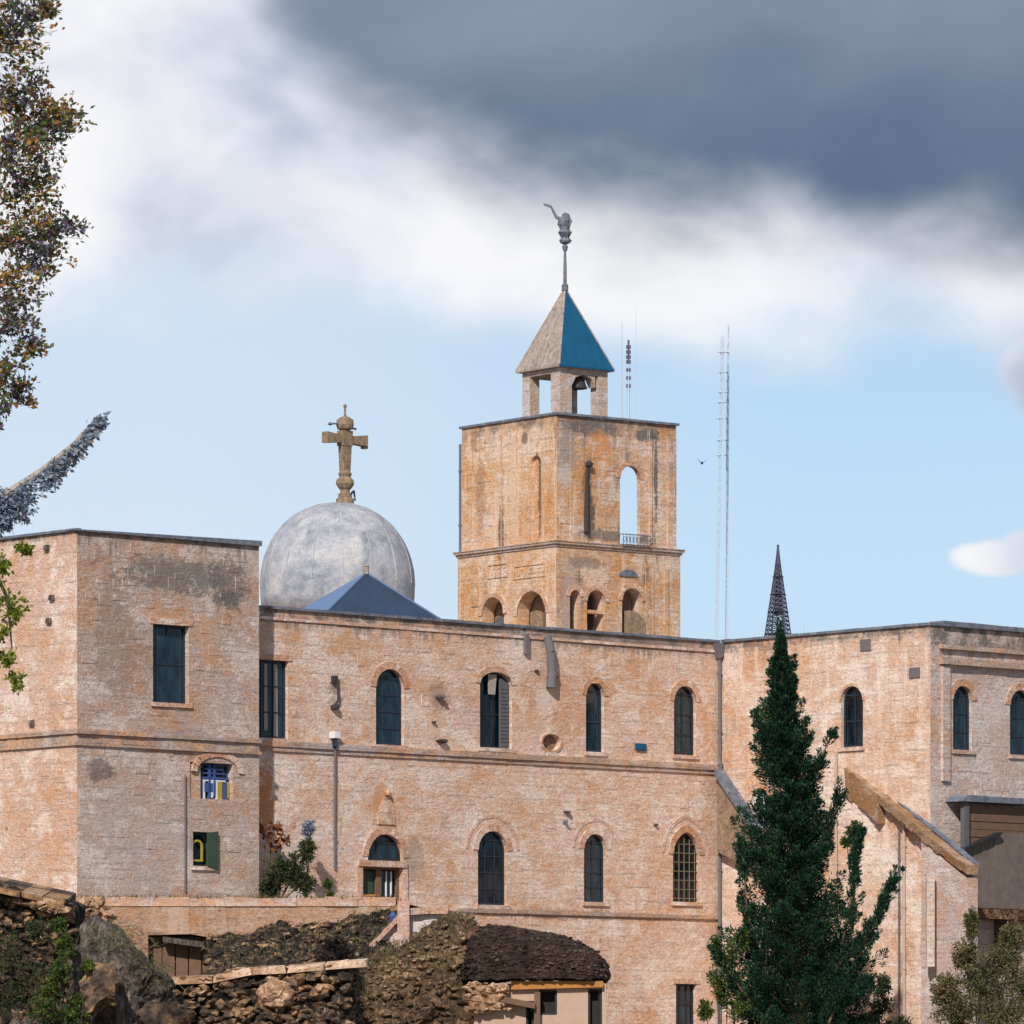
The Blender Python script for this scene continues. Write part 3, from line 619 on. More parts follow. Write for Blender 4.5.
# ================================================================== left block
YL = -.8; XR = -.636; XL = -6.758; ZL = 14.46; YBK = 9.0
blk = thing('block_building', 'square grey, stained stone block at the left with a dark sash window', 'building', B.w(((XL + XR) / 2, 3, 3)))
PL = PF(YL); PLS = PS(XL)
hl = [holef(B, 'rect', 153, 189, 625, 703, YL), holef(B, 'rect', 190, 233, 763, 799, YL), holef(B, 'rect', 193, 213, 832, 866, YL)]
mb = MB(B); panel(mb, PL, [(XL, 2), (XR, 2), (XR, ZL), (XL, ZL)], hl, .3, 220, .14)
mb.face([(XR, YL, 2), (XR, YL, ZL), (XR, YBK, ZL), (XR, YBK, 2)]); mb.build('front_wall', M['left'], blk)
mb = MB(B); panel(mb, PLS, [(YL, 2), (YBK, 2), (YBK, ZL), (YL, ZL)], [], .3, 170, .19); mb.face([(XL, YBK, 2), (XR, YBK, 2), (XR, YBK, ZL), (XL, YBK, ZL)])
mb.build('side_wall', M['leftside'], blk)
mb = MB(B); mb.box(XL + .02, XR - .02, YL + .4, YBK - .02, ZL - .3, ZL - .2); mb.build('roof', M['roofing'], blk)
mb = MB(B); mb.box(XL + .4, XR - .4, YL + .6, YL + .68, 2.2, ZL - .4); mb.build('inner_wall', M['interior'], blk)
mb = MB(B)
x = XL - .08
while x < XR + .04:
    e = min(XR + .04, x + U(.9, 1.4)); k0 = lerp(.07, .24, (x - XL) / 6.1); k1 = lerp(.07, .24, (e - XL) / 6.1)
    mb.prism(PL, [(x, ZL + .003 - k0 * .0), (e - .005, ZL + .003), (e - .005, ZL + k1 * .6), (x, ZL + k0 * .6)], -.09, .4); x = e
mb.prism(PLS, [(YL - .08, ZL + .003), (YBK, ZL + .003), (YBK, ZL + .07), (YL - .08, ZL + .07)], -.08, -.003 + .08)
mb.build('parapet_coping', M['coping'], blk)
mb = MB(B)
for (za, zb, d) in ((9.22, 9.34, .10), (8.92, 9.0, .07)):
    slabs(mb, PL, XL - .08, XR + .03, za, zb, -d, .02, .8, .02); slabs(mb, PLS, YL + .025, YBK, za, zb, -d, .02, .8, .01)
slabs(mb, PL, XL - .02, XR, 9.005, 9.215, -.035, .02, .9, .008); slabs(mb, PLS, YL + .025, YBK, 9.005, 9.215, -.035, .02, .9, .008)
mb.build('string_course', M['course'], blk)
window(B, blk, PL, hl[0], bars=(1, 1), surround=.14, depth=.16, sill=True, label='dark tall sash window', frw=.07)
h = hl[1]; s0, z0 = h[0]; s1, z1 = h[2]
w = window(B, blk, PL, h, bars=(0, 0), surround=0, depth=.2, fr='cobalt', sill=False, label='small blue painted window with yellow and white panels under an arch of stones')
mb = MB(B)
for a, b, c, d, mt in ((.3, .36, 0, .6, 0), (.5, .55, 0, .95, 0), (.62, .66, .1, 1, 0), (.84, .92, 0, .5, 0), (.3, .96, .56, .62, 0), (.35, .9, .7, .74, 0), (.4, .85, .82, .86, 0), (.4, .6, .2, .45, 0)):
    mb.prism(PL, [(lerp(s0, s1, a), lerp(z0, z1, c)), (lerp(s0, s1, b), lerp(z0, z1, c)), (lerp(s0, s1, b), lerp(z0, z1, d)), (lerp(s0, s1, a), lerp(z0, z1, d))], .12, .18)
mb.build('lattice', M['cobalt'], w)
mb = MB(B)
for a, b, c, d in ((.72, .82, 0, .5), (.94, .98, .05, .5)):
    mb.prism(PL, [(lerp(s0, s1, a), lerp(z0, z1, c)), (lerp(s0, s1, b), lerp(z0, z1, c)), (lerp(s0, s1, b), lerp(z0, z1, d)), (lerp(s0, s1, a), lerp(z0, z1, d))], .13, .19)
mb.build('yellow_panel', M['yellow'], w)
mb = MB(B)
for a, b, c, d in ((.38, .42, 0, .5), (.56, .61, .05, .5), (.3, .9, .5, .54), (.68, .71, 0, .5)):
    mb.prism(PL, [(lerp(s0, s1, a), lerp(z0, z1, c)), (lerp(s0, s1, b), lerp(z0, z1, c)), (lerp(s0, s1, b), lerp(z0, z1, d)), (lerp(s0, s1, a), lerp(z0, z1, d))], .125, .185)
mb.build('white_bar', M['white'], w)
mb = MB(B); mb.prism(PL, [(s0 + .01, z0), (lerp(s0, s1, .27), z0), (lerp(s0, s1, .27), z1 - .02), (s0 + .01, z1 - .02)], .05, .3)
c = (s0 + s1) / 2 + .2
for i in range(9):
    t0 = math.pi * i / 9; t1 = math.pi * (i + .92) / 9
    mb.prism(PL, [(c + .72 * math.cos(t), z1 - .25 + .42 * math.sin(t)) for t in (t0, t1)] + [(c + .9 * math.cos(t), z1 - .25 + .58 * math.sin(t)) for t in (t1, t0)], -.04, .02)
mb.build('stone_infill', M['arch'], blk)
h = hl[2]; s0, z0 = h[0]; s1, z1 = h[2]; sm = lerp(s0, s1, .6)
w = window(B, blk, PL, [(s0, z0), (s1, z0), (s1, z1), (s0, z1)], bars=(0, 0), surround=.0, depth=.18, fr='green', sill=True, label='small green framed window with its shutter open')
mb = MB(B); oo = outline('round', s0 + .03, sm, z0 + .12, z1 - .2); mb.ring(PL, offset(oo, -.05), oo, .08, .13); mb.build('inner_frame', M['yellow'], w)
mb = MB(B); mb.prism(PL, [(sm + .02, z0 + .0), (s1 + .1, z0 - .08), (s1 + .1, z1 + .03), (sm + .02, z1 - .03)], -.10, -.05); mb.build('shutter', M['green'], w)
xx, _ = B.front(184, 790, YL); pipe(B, blk, [(xx, YL - .05, 8.3), (xx, YL - .05, 5.2)], .022, M['pipe'], 'conduit')
# thin flat stones standing out of the side wall
mb = MB(B)
for px, py in ((48, 548), (53, 598), (50, 621), (33, 723)):
    y, z = B.side(px, py, XL); mb.prism(PLS, [(y - .09, z - .07), (y + .1, z - .06), (y + .07, z + .07), (y - .06, z + .08)], -.09, .02)
mb.build('corbel_stones', M['rock'], blk)

# ================================================================== bell tower
T0 = W(556.5, 414, 163.0)
T = Frame(T0.x, T0.y, 38.0)
S = 4.52
Tz0, Tz1, Tz2 = 11.0, 15.82, 19.66
tw = thing('bell_tower', 'square orange limestone bell tower with a small belfry and steep teal roof', 'tower', T.w((S / 2, S / 2, 12.45)))
def lower():
    e = .09
    P = PF(-e); Q = PS(-e)
    hf = [holef(T, 'round', 570, 580, 590, 632, -e), holef(T, 'round', 587, 605, 590, 640, -e), holef(T, 'round', 622, 642, 588, 640, -e)]
    hq = [holes_(T, 'round', 482, 504, 597, 640, -e), holes_(T, 'round', 517, 546, 591, 640, -e)]
    mb = MB(T); panel(mb, P, [(-e, Tz0), (S + e, Tz0), (S + e, Tz1), (-e, Tz1)], hf, .45, 60)
    mb.face([(S + e, -e, Tz0), (S + e, -e, Tz1), (S + e, S + e, Tz1), (S + e, S + e, Tz0)])
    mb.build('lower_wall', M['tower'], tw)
    mb = MB(T); panel(mb, Q, [(-e, Tz0), (S + e, Tz0), (S + e, Tz1), (-e, Tz1)], hq, .45, 60)
    mb.face([(-e, S + e, Tz0), (-e, S + e, Tz1), (S + e, S + e, Tz1), (S + e, S + e, Tz0)])
    mb.build('lower_side_wall', M['towerside'], tw)
    for h in hf + hq:
        PP = P if h in hf else Q
        mb = MB(T); hd_ = h[2:]; oo = offset(h, .15)[2:]
        for i in range(len(hd_) - 1): mb.prism(PP, [hd_[i], hd_[i+1], oo[i+1], oo[i]], -U(.02, .04), .02)
        mb.build('arch_surround', M['arch'], tw)
    # blocked back of the arches
    mb = MB(T); mb.box(.42, .5, -e + .46, S, Tz0, Tz1 - .1); mb.box(.5, S, .38, .46, Tz0, Tz1 - .1); mb.build('inner_wall', M['crossst'], tw)
    # dark lights in the arches
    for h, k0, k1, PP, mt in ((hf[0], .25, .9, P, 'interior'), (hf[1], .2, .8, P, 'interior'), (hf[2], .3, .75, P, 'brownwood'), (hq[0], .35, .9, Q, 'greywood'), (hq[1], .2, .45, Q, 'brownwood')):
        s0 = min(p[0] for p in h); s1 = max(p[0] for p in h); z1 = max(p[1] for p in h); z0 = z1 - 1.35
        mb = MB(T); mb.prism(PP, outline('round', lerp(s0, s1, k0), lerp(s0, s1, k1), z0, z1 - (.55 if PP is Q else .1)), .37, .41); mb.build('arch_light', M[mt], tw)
    # ledges: parapet in the right arch, brick under the middle one, plaque
    x, z = T.front(648, 622, -e); mb = MB(T); s0 = min(p[0] for p in hf[2]); s1 = max(p[0] for p in hf[2])
    mb.prism(P, [(s0 + .2, z - 1.2), (s1 + .1, z - 1.2), (s1 + .1, z), (s1 - .2, z + .25), (s0 + .25, z + .3)], -.05, .25); mb.build('arch_parapet', M['crossst'], tw)
    s0 = min(p[0] for p in hf[1]); s1 = max(p[0] for p in hf[1]); x, z = T.front(600, 612, -e)
    mb = MB(T); mb.prism(P, [(s0, z - .05), (s1, z - .05), (s1, z + .05), (s0, z + .05)], .05, .3); mb.build('arch_shelf', M['arch'], tw)
    x, z = T.front(628, 573, -e); mb = MB(T); mb.prism(P, outline('segment', x - .35, x + .35, z - .1, z + .1), -.05, .02); mb.build('wall_plaque', M['coping'], tw)
    # carved relief panels on the left face
    mb = MB(T)
    for a, b in ((488, 508), (514, 545)):
        ya, z1 = T.side(b, 562, -e); yb, _ = T.side(a, 562, -e); _, z0 = T.side((a + b) / 2, 578, -e)
        mb.ring(Q, offset(outline('rect', ya, yb, z0, z1), -.05), outline('rect', ya, yb, z0, z1), -.03, .02)
        for i in range(9):
            t = i / 9; c = lerp(ya + .1, yb - .1, t); mb.prism(Q, outline('disc', c - .05, c + .05, lerp(z0, z1, .3 + .3 * math.sin(i * 2)), lerp(z0, z1, .55 + .3 * math.sin(i * 2))), -.025, .02)
    mb.build('relief_panel', M['towerside'], tw)
    for q in ((S - .55, S - .4, -e - .05, -e + .01, Tz0, Tz1 - .4), (S - 1.25, S - .95, -e - .035, -e + .01, Tz0, Tz1 - .3), (-e - .03, -e + .01, S - .9, S - .6, Tz1 - 1.5, Tz1 - .2)): mb = MB(T); mb.box(*q); mb.build('pilaster', M['tower'], tw)
lower()
mb = MB(T); e = .09
for za, zb, d in ((Tz1, Tz1 + .07, .13), (Tz1 + .072, Tz1 + .14, .18), (Tz1 + .142, Tz1 + .17, .2)):
    mb.box(-d, S + d, -d, S + d, za, zb)
mb.build('cornice', M['course'], tw)
# upper stage: four walls with thickness
zu = Tz1 + .172
hu = holef(T, 'round', 620, 640, 466, 545, 0)
mb = MB(T); panel(mb, PF(0), [(0, zu), (S, zu), (S, Tz2), (0, Tz2)], [hu], .14, 50)
hb = outline('round', .9, 3.3, zu + .05, Tz2 - .4)
n0 = len(mb.v)
loops = [[Vector((a, b, 0)) for a, b in lp] for lp in ([(0, zu), (S, zu), (S, Tz2), (0, Tz2)], hb)]; flat = [p for lp in loops for p in lp]
for xx_ in (S, S - .4):
    for tri in tessellate_polygon(loops): mb.face([(xx_, flat[i].x, flat[i].y) for i in tri])
for i in range(len(hb)):
    j = (i + 1) % len(hb); mb.face([(S, *hb[i]), (S, *hb[j]), (S - .4, *hb[j]), (S - .4, *hb[i])])
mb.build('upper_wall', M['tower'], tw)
# left face: shallow tall recesses between flat strips
ya0, _ = T.side(531, 0, 0); ya1, _ = T.side(541, 0, 0); yb0, _ = T.side(497, 0, 0); yb1, _ = T.side(505, 0, 0)
hr = [outline('round', min(ya0, ya1), max(ya0, ya1), zu + .12, Tz2 - 1.1)]
mb = MB(T); panel(mb, PS(0), [(0, zu), (S, zu), (S, Tz2), (0, Tz2)], hr, .12, 80)
mb.prism(PS(0), hr[0], .12, .2)
mb.face([(0, S, zu), (0, S, Tz2), (S, S, Tz2), (S, S, zu)]); mb.face([(.4, .4, zu), (.4, S - .4, zu), (.4, S - .4, Tz2), (.4, .4, Tz2)])
for a, b in ((.03, .5), (1.85, 2.05), (2.6, 2.85), (S - .55, S - .1)): mb.box(-.035, .01, a, b, zu + .02, Tz2 - .35)
mb.build('upper_side_wall', M['towerside'], tw)
for q in ((.5, 1.0, -.03, .01, zu, Tz2 - .4), (S - 1.05, S - .95, -.05, .01, zu, Tz2 - .15), (S - .35, S - .02, -.04, .01, zu, Tz2 - .4)): mb = MB(T); mb.box(*q); mb.build('pilaster', M['tower'], tw)
mb = MB(T); oo = offset(hu, .16)[2:]; hd_ = hu[2:]
for i in range(len(hd_) - 1): mb.prism(PF(0), [hd_[i], hd_[i+1], oo[i+1], oo[i]], -U(.02, .04), .02)
mb.build('arch_surround', M['arch'], tw)
mb = MB(T); mb.box(-.06, S + .07, -.08, S + .08, Tz2 + .002, Tz2 + .07); mb.box(.3, S - .3, .3, S - .3, Tz2 + .072, Tz2 + .1); mb.build('roof_slab', M['coping'], tw)
x, z = T.front(587, 464, 0); mb = MB(T); mb.lathe((x, -.1, z - .12), [(.02, 0), (.11, .06), (.12, .14), (.02, .22)], 12); mb.path([(x - .05, -.07, z - .1), (x - .08, -.07, z - 2.0)], .05, .08, 7); mb.build('vent_pipe', M['iron'], tw)
# iron balcony rail at the opening
s0 = min(p[0] for p in hu); s1 = max(p[0] for p in hu); z0 = min(p[1] for p in hu)
mb = MB(T); s0 -= .08; s1 += .2
for zz in (z0 - .02, z0 + .28): mb.tube((s0, -.25, zz), (s1, -.25, zz), .015, n=5); mb.tube((s0, 0, zz), (s0, -.25, zz), .015, n=5); mb.tube((s1, 0, zz), (s1, -.25, zz), .015, n=5)
for i in range(9):
    s = lerp(s0, s1, i / 8); mb.tube((s, -.25, z0 - .02), (s, -.25, z0 + .28), .011, n=5)
    if i < 8:
        for k in range(8): t0 = k * math.pi / 4; t1 = t0 + math.pi / 4; c = s + (s1 - s0) / 16; mb.tube((c + .045 * math.cos(t0), -.25, z0 + .13 + .09 * math.sin(t0)), (c + .045 * math.cos(t1), -.25, z0 + .13 + .09 * math.sin(t1)), .008, n=4)
mb.build('iron_railing', M['bluemetal'], tw)
pipe(T, tw, [(-.02, S + .06, Tz2 - .45), (-.02, S + .06, zu)], .04, M['pipe'])
# belfry
c0 = W(565, 400, 166.0); inv = Vector((c0.x - T.o[0], c0.y - T.o[1])); bcx = inv.x * T.c + inv.y * T.s; bcy = -inv.x * T.s + inv.y * T.c
hb_ = .90; zb0 = Tz2 + .1; zb1 = 21.32
bel = MB(T)
for sx in (-1, 1):
    for sy in (-1, 1):
        x0 = bcx + sx * hb_; y0 = bcy + sy * hb_; w = .44 if sx < 0 and sy < 0 else .36
        bel.box(min(x0, x0 - sx * w), max(x0, x0 - sx * w), min(y0, y0 - sy * w), max(y0, y0 - sy * w), zb0, zb1 - .2)
bel.box(bcx - hb_, bcx + hb_, bcy - hb_, bcy + hb_, zb1 - .198, zb1 - .02)
# little arches between pillars on the front
for sgn in (-1, 1):
    bel.prism(PF(bcy - hb_ + .02), [(bcx + sgn * .44, zb1 - .2), (bcx + sgn * .44, zb1 - .55), (bcx + sgn * .3, zb1 - .3), (bcx, zb1 - .2)], 0, .3)
bel.build('belfry', stone('belfry_stone', None, stain=.3, off=91, mid=(.58, .42, .33), pale=(.66, .60, .60), warm=(.56, .36, .22), row=.3, width=.5), tw)
mb = MB(T); mb.box(bcx - .25, bcx + .47, bcy - .06, bcy + .02, zb1 - .32, zb1 - .22); bc = (bcx + .02, bcy - .5, zb1 - .58); mb.box(bcx - .52, bcx - .48, bcy - .5, bcy - .0, zb0, zb1 - .2)  # last box: dark panel added to make the left opening look dark
mb.lathe(bc, [(.34, 0), (.32, .05), (.28, .15), (.25, .27), (.16, .34), (.03, .36)], 16); mb.tube((bc[0], bc[1], zb1 - .45), (bc[0], bc[1], zb1 - .2), .05); mb.tube((bc[0], bc[1], bc[2] - .06), (bc[0], bc[1], bc[2] + .2), .03)
mb.build('bell', M['iron'], tw)
ev = 1.04; ap = (bcx, bcy, 23.78)
cs = [(bcx - ev, bcy - ev, zb1), (bcx + ev, bcy - ev, zb1), (bcx + ev, bcy + ev, zb1), (bcx - ev, bcy + ev, zb1 - .0)]
th = Vector((0, 0, -.05)); cv = [Vector(c) for c in cs]; av = Vector(ap)
mb = MB(T)
for i in (1, 2, 3):
    mb.face([cv[i], cv[(i+1) % 4], av])
mb.face([c + th for c in cv][::-1])
for i in (1, 2, 3): mb.face([cv[i] + th, cv[(i+1) % 4] + th, cv[(i+1) % 4], cv[i]])
# battens on the board side
for i in range(1, 9):
    t = i / 9; a = cv[3].lerp(cv[0], t); tt = 1 - abs(t - .5) * 1.9; b = a.lerp(av, 0) ; mid = (cv[3] + cv[0]) / 2
    top = a + (av - mid) * (tt * .9)
    mb.tube(a + Vector((-.0, 0, .0)), top, .018, n=4)
rf = mb.build('roof', M['beigeroof'], tw)
mb = MB(T); o_ = Vector((0, -.006, .004)); mb.face([cv[0] + o_, cv[1] + o_, av + o_]); mb.face([cv[0] + th + o_, cv[1] + th + o_, cv[1] + o_, cv[0] + o_]); mb.face([cv[0], cv[1], av])
for t in (.17, .34, .5, .66, .83):
    a = cv[0].lerp(cv[1], t); mb.tube(a + o_, a + (av - (cv[0] + cv[1]) / 2) * (1 - abs(t - .5) * 2) * .97 + o_, .016, n=4)
mb.build('teal_roof_panel', M['teal'], rf)
mb = MB(T)
for i in (0, 1, 3): mb.tube(cv[i], av, .03, n=6)
mb.build('ridge_strip', M['beigeroof'], rf)
# vane: tapering pole and a weathered draped figure with raised arm
vane = MB(T); vz = 23.7
vane.lathe((bcx, bcy, vz), [(.10, 0), (.10, .16), (.055, .2), (.05, .7), (.035, 1.15), (.07, 1.2), (.09, 1.3), (.05, 1.36)], 12)
po = vane.build('finial_pole', M['bluemetal'], tw)
mb = MB(T); rng = random.Random(5)
fz = vz + 1.36
prof = [(.05, 0), (.15, .06), (.18, .12), (.12, .2), (.16, .28), (.20, .36), (.14, .44), (.16, .52), (.20, .6), (.21, .70), (.17, .78), (.13, .83), (.1, .9), (.03, .95)]
n = 18; rings = []
for r, z in prof:
    rings.append([Vector((bcx + .02 * math.sin(z * 9) + (r * (1 + .35 * noise.noise(Vector((i * .9, z * 6, 3))))) * math.cos(i * 2 * math.pi / n), bcy + (r * (1 + .35 * noise.noise(Vector((i * .9, z * 6, 9))))) * math.sin(i * 2 * math.pi / n), fz + z)) for i in range(n)])
for a, b in zip(rings, rings[1:]):
    for i in range(n): j = (i + 1) % n; mb.face([a[i], a[j], b[j], b[i]])
ua = Vector((-.62, .62, 0)) ; ua = Vector((-T.c * -1, 0, 0)) if False else Vector((-.79, .61, 0))
s_ = Vector((bcx, bcy, fz + .72)); vx = Vector((-T.s * 0 - .78, -.62 * -1, 0)); vx = Vector((-math.cos(math.radians(38)), math.sin(math.radians(38)), 0))
mb.path([s_ + vx * .1, s_ + vx * .26 + Vector((0, 0, .1)), s_ + vx * .36 + Vector((0, 0, .3)), s_ + vx * .42 + Vector((0, 0, .42))], .06, .025, 7)
h_ = s_ + vx * .42 + Vector((0, 0, .42))
mb.hexa([h_ + Vector((0, 0, -.05)), h_ + vx * .2 + Vector((0, 0, .02)), h_ + vx * .2 + Vector((.02, .03, .02)), h_ + Vector((.02, .03, -.05)), h_ + Vector((0, 0, .04)), h_ + vx * .22 + Vector((0, 0, .09)), h_ + vx * .22 + Vector((.02, .03, .09)), h_ + Vector((.02, .03, .04))])
mb.build('finial_figure', M['bluemetal'], po)

# ================================================================== dome
DY = 160.0
dc = W(337.5, 585, DY); dr_ = 77.5 * DY / FPX; ztop = (HY - 503) * DY / FPX
dm = thing('domed_church', 'weathered grey-white stone dome rising behind the long wall, topped by a stone cross', 'dome', (dc.x, dc.y, 12.45))
prof = []
for i in range(29):
    t = i / 28 * math.pi / 2; prof.append((dr_ * math.cos(t) ** .92 if t < 1.57 else .0, dc.z + (ztop - dc.z) * math.sin(t) ** 1.0))
prof[-1] = (.02, ztop)
mb = MB(); mb.lathe((dc.x, dc.y, 0), [(dr_ * .97, dc.z - .9), (dr_ * .995, dc.z - .35)] + prof, 72)
mb.build('dome_shell', M['dome'], dm, smooth=True, weld=True)
mb = MB(); mb.lathe((dc.x, dc.y, 0), [(dr_ + .35, 12.46), (dr_ + .35, dc.z - 1.05), (dr_ + .42, dc.z - 1.0), (dr_ + .42, dc.z - .92), (dr_ * .9, dc.z - .86)], 16); mb.build('drum', M['trim'], dm)
mb = MB()
for k in range(16):
    a = k * math.pi / 8 + .1; pts = [Vector((dc.x + (r + .004) * math.cos(a), dc.y + (r + .004) * math.sin(a), z)) for r, z in prof[::3] if r > .1]
    mb.path(pts, .018, .012, 4)
mb.build('dome_seam', M['dome'], dm, smooth=True)
# slate skirt right of the dome
a = W(405, 598, 161); b = W(441, 616, 161); mb = MB(); mb.hexa([(a.x - 1, 160.4, 12.46), (b.x, 160.4, 12.46), (b.x, 162.5, 12.46), (a.x - 1, 162.5, 12.46), (a.x - .4, 160.6, a.z + .1), (a.x + .05, 160.6, a.z), (a.x + .05, 162, a.z), (a.x - .4, 162, a.z + .1)]); mb.build('roof_shoulder', M['beigeroof'], dm)
# cross
k = DY / FPX
def cz_(py): return (HY - py) * k
cxw = (345 - CX) * k; crd = Frame(cxw, DY, 42.4)
cr = MB(crd)
cr.lathe((0, 0, 0), [(.26, cz_(506)), (.26, cz_(499)), (.2, cz_(498)), (.2, cz_(494)), (.14, cz_(493)), (.14, cz_(490)), (.2, cz_(488)), (.27, cz_(484)), (.25, cz_(480)), (.16, cz_(477)), (.2, cz_(474)), (.13, cz_(470))], 12)
cr.hexa([(-.13, -.1, cz_(471)), (.13, -.1, cz_(471)), (.13, .1, cz_(471)), (-.13, .1, cz_(471)), (-.16, -.11, cz_(446)), (.16, -.11, cz_(446)), (.16, .11, cz_(446)), (-.16, .11, cz_(446))])
cr.box(-.19, .19, -.13, .13, cz_(446) + .001, cz_(431))
for s in (-1, 1):
    x0, x1 = sorted((s * .192, s * .76)); z0, z1 = cz_(443), cz_(436)
    a = [(x0, -.1, z0), (x1, -.1, z0), (x1, .1, z0), (x0, .1, z0), (x0, -.1, z1), (x1, -.1, z1), (x1, .1, z1), (x0, .1, z1)]
    for i in range(8):
        if abs(a[i][0]) > .5: a[i] = (a[i][0], a[i][1] * 1.3, a[i][2] + (-.05 if i < 4 else .07))
    cr.hexa(a)
cr.box(.66, .8, -.08, .08, cz_(447), cz_(443.5))
cr.lathe((0, 0, 0), [(.12, cz_(431)), (.22, cz_(429)), (.26, cz_(425)), (.24, cz_(420)), (.12, cz_(417)), (.04, cz_(416)), (.03, cz_(408)), (.05, cz_(407)), (.05, cz_(405)), (.01, cz_(404))], 14)
co = cr.build('cross', M['crossst'], dm)
mb = MB(crd)
mb.tube((-.1, 0, cz_(424)), (-.5, 0, cz_(425)), .025); mb.lathe((-.55, 0, cz_(427)), [(.02, 0), (.09, .04), (.02, .1)], 8); mb.tube((.1, 0, cz_(427)), (.42, 0, cz_(428)), .03)
mb.path([(.2, 0, cz_(494)), (.34, 0, cz_(490)), (.38, 0, cz_(500))], .035, .03, 6); mb.build('cross_ornament', M['bluemetal'], co)

# ================================================================== blue hipped roof in front of the dome
nc = W(327, 611, 153.6); 
def fb(v): dx = v.x - B.o[0]; dy = v.y - B.o[1]; return dx * B.c + dy * B.s, -dx * B.s + dy * B.c
nx, ny = fb(nc); LX = 4.2; LY = 1.5; zbb = nc.z
pv = thing('roof_pavilion', 'low slate blue hipped roof rising over the parapet in front of the dome', 'roof', B.w((nx + LX / 2, ny + LY / 2, 12.45)))
apx = W(380, 571, 155.6); ax, ay = fb(apx); ay = ny + LY * .75; zap = apx.z
c4 = [Vector((nx, ny, zbb)), Vector((nx + LX, ny, zbb)), Vector((nx + LX, ny + LY, zbb)), Vector((nx, ny + LY, zbb))]; A4 = Vector((ax, ay, zap))
mb = MB(B); mb.face([c4[0], c4[1], A4]); mb.face([c4[1], c4[2], A4]); mb.face([c4[2], c4[3], A4]); mb.face([c - Vector((0, 0, .05)) for c in c4]); mb.face([c4[0] - Vector((0,0,.05)), c4[1] - Vector((0,0,.05)), c4[1], c4[0]])
for t in [k / 11 for k in range(1, 11)]:
    a = c4[0].lerp(c4[1], t); tx = (ax - nx) / LX; k_ = (t / tx if t < tx else (1 - t) / (1 - tx)); top_ = A4 * k_ + (c4[0] if t < tx else c4[1]) * (1 - k_)
    mb.tube(a, top_, .012, n=4)
r_ = mb.build('roof', M['bluesheet'], pv)
mb = MB(B); mb.face([c4[3], c4[0], A4]); mb.tube(c4[0], A4, .03, n=5); mb.tube(c4[1], A4, .03, n=5); mb.build('pale_roof_side', M['bluepale'], r_)
mb = MB(B); mb.lathe(A4 + Vector((0, 0, -.05)), [(.09, 0), (.08, .2), (.1, .22), (.06, .27)], 8); mb.build('finial', M['beigeroof'], r_)
mb = MB(B); mb.box(nx + .1, nx + LX - .1, ny + .1, ny + LY - .1, 12.45, zbb - .052); mb.build('wall', M['trim'], pv)

# ================================================================== masts and antennas on the roofs
def lattice(name, label, cat, px, ytop, Y, zb, w0, w1, r, mat, group=None, steps=14, px_b=None, n=3):
    top = W(px, ytop, Y); bx_ = (px_b if px_b else px); base = W(bx_, 0, Y); base.z = zb
    o = thing(name, label, cat, base, group)
    mb = MB(); L = []
    for i in range(steps + 1):
        t = i / steps; c = base.lerp(top, t); w = lerp(w0, w1, t)
        L.append([c + Vector((w * math.cos(a), w * math.sin(a), 0)) for a in [k * 2 * math.pi / n + .4 for k in range(n)]])
    for k in range(n): mb.path([l[k] for l in L], r, r * .8, 5)
    o2 = mb.build('mast_leg', mat, o)
    mb = MB()
    for i in range(steps):
        for k in range(n):
            q = (k + 1) % n; mb.tube(L[i][k], L[i+1][q], r * .6, n=4, cap=False); mb.tube(L[i][k], L[i][q], r * .6, n=4, cap=False)
    mb.build('bracing', mat, o)
    return o
m1 = lattice('radio_mast', 'left hand of the two thin pale masts above the roof corner', 'mast', 722.5, 336, 166, 12.45, .05, .05, .010, M['mast'], 'thin masts above the roofs', 30, 715.5)
m2 = lattice('radio_mast', 'right hand of the two thin pale masts above the roof corner', 'mast', 728.5, 325, 167, 12.45, .045, .02, .008, M['mast'], 'thin masts above the roofs', 30, 726.5)
for o, px, Y in ((m1, 722, 166), (m2, 727.5, 167)):
    mb = MB(); mb.tube(W(px, 345, Y), W(px - (470 - 330) * (.022 if Y == 166 else .008), 470, Y), .012, n=5)
    for py in (352, 372, 392, 402, 418, 440, 455):
        p = W(px - (py - 330) * (.022 if Y == 166 else .008), py, Y); s = U(.05, .12); mb.box(p.x - s, p.x + s * .6, p.y - .05, p.y + .05, p.z - .015, p.z + .015)
    mb.build('antenna_elements', M['mast'], o)
def whip(px, ytop, Y, zb, r, label, elems=()):
    b_ = W(px, 0, Y); b_.z = zb; t_ = W(px, ytop, Y)
    o = thing('antenna', label, 'antenna', b_, 'rooftop antennas')
    mb = MB(); mb.path([b_, b_.lerp(t_, .6), t_], r, r * .45, 6); mb.tube(b_, b_ + Vector((0, 0, .12)), r * 3); mb.build('rod', M['mast'], o)
    if elems:
        mb = MB(); mb.tube(W(px, 340, Y), W(px, 392, Y), .03, n=6)
        for py in elems: p = W(px, py, Y); mb.box(p.x - .07, p.x + .07, p.y - .03, p.y + .03, p.z - .05, p.z + .05)
        mb.build('elements', M['spire'], o)
whip(622, 322, 166.2, Tz2 + .05, .022, 'plain thin rod antenna on the bell tower roof, nearest the teal roof')
whip(628.5, 343, 166.5, Tz2 + .05, .05, 'thickest antenna on the bell tower roof, with small rusty elements', (347, 352, 357, 362, 370, 378, 386))
whip(636, 306, 166.3, Tz2 + .05, .010, 'faintest and tallest hair-thin antenna on the bell tower roof')
for px, yt in ((795, 643), (800, 628), (804, 624)):
    whip(px, yt, 161.5, 12.5, .02, {795: 'short stub antenna right of the lattice spire', 800: 'middle of three short antennas right of the lattice spire', 804: 'outermost right of three short antennas beside the lattice spire'}[px])
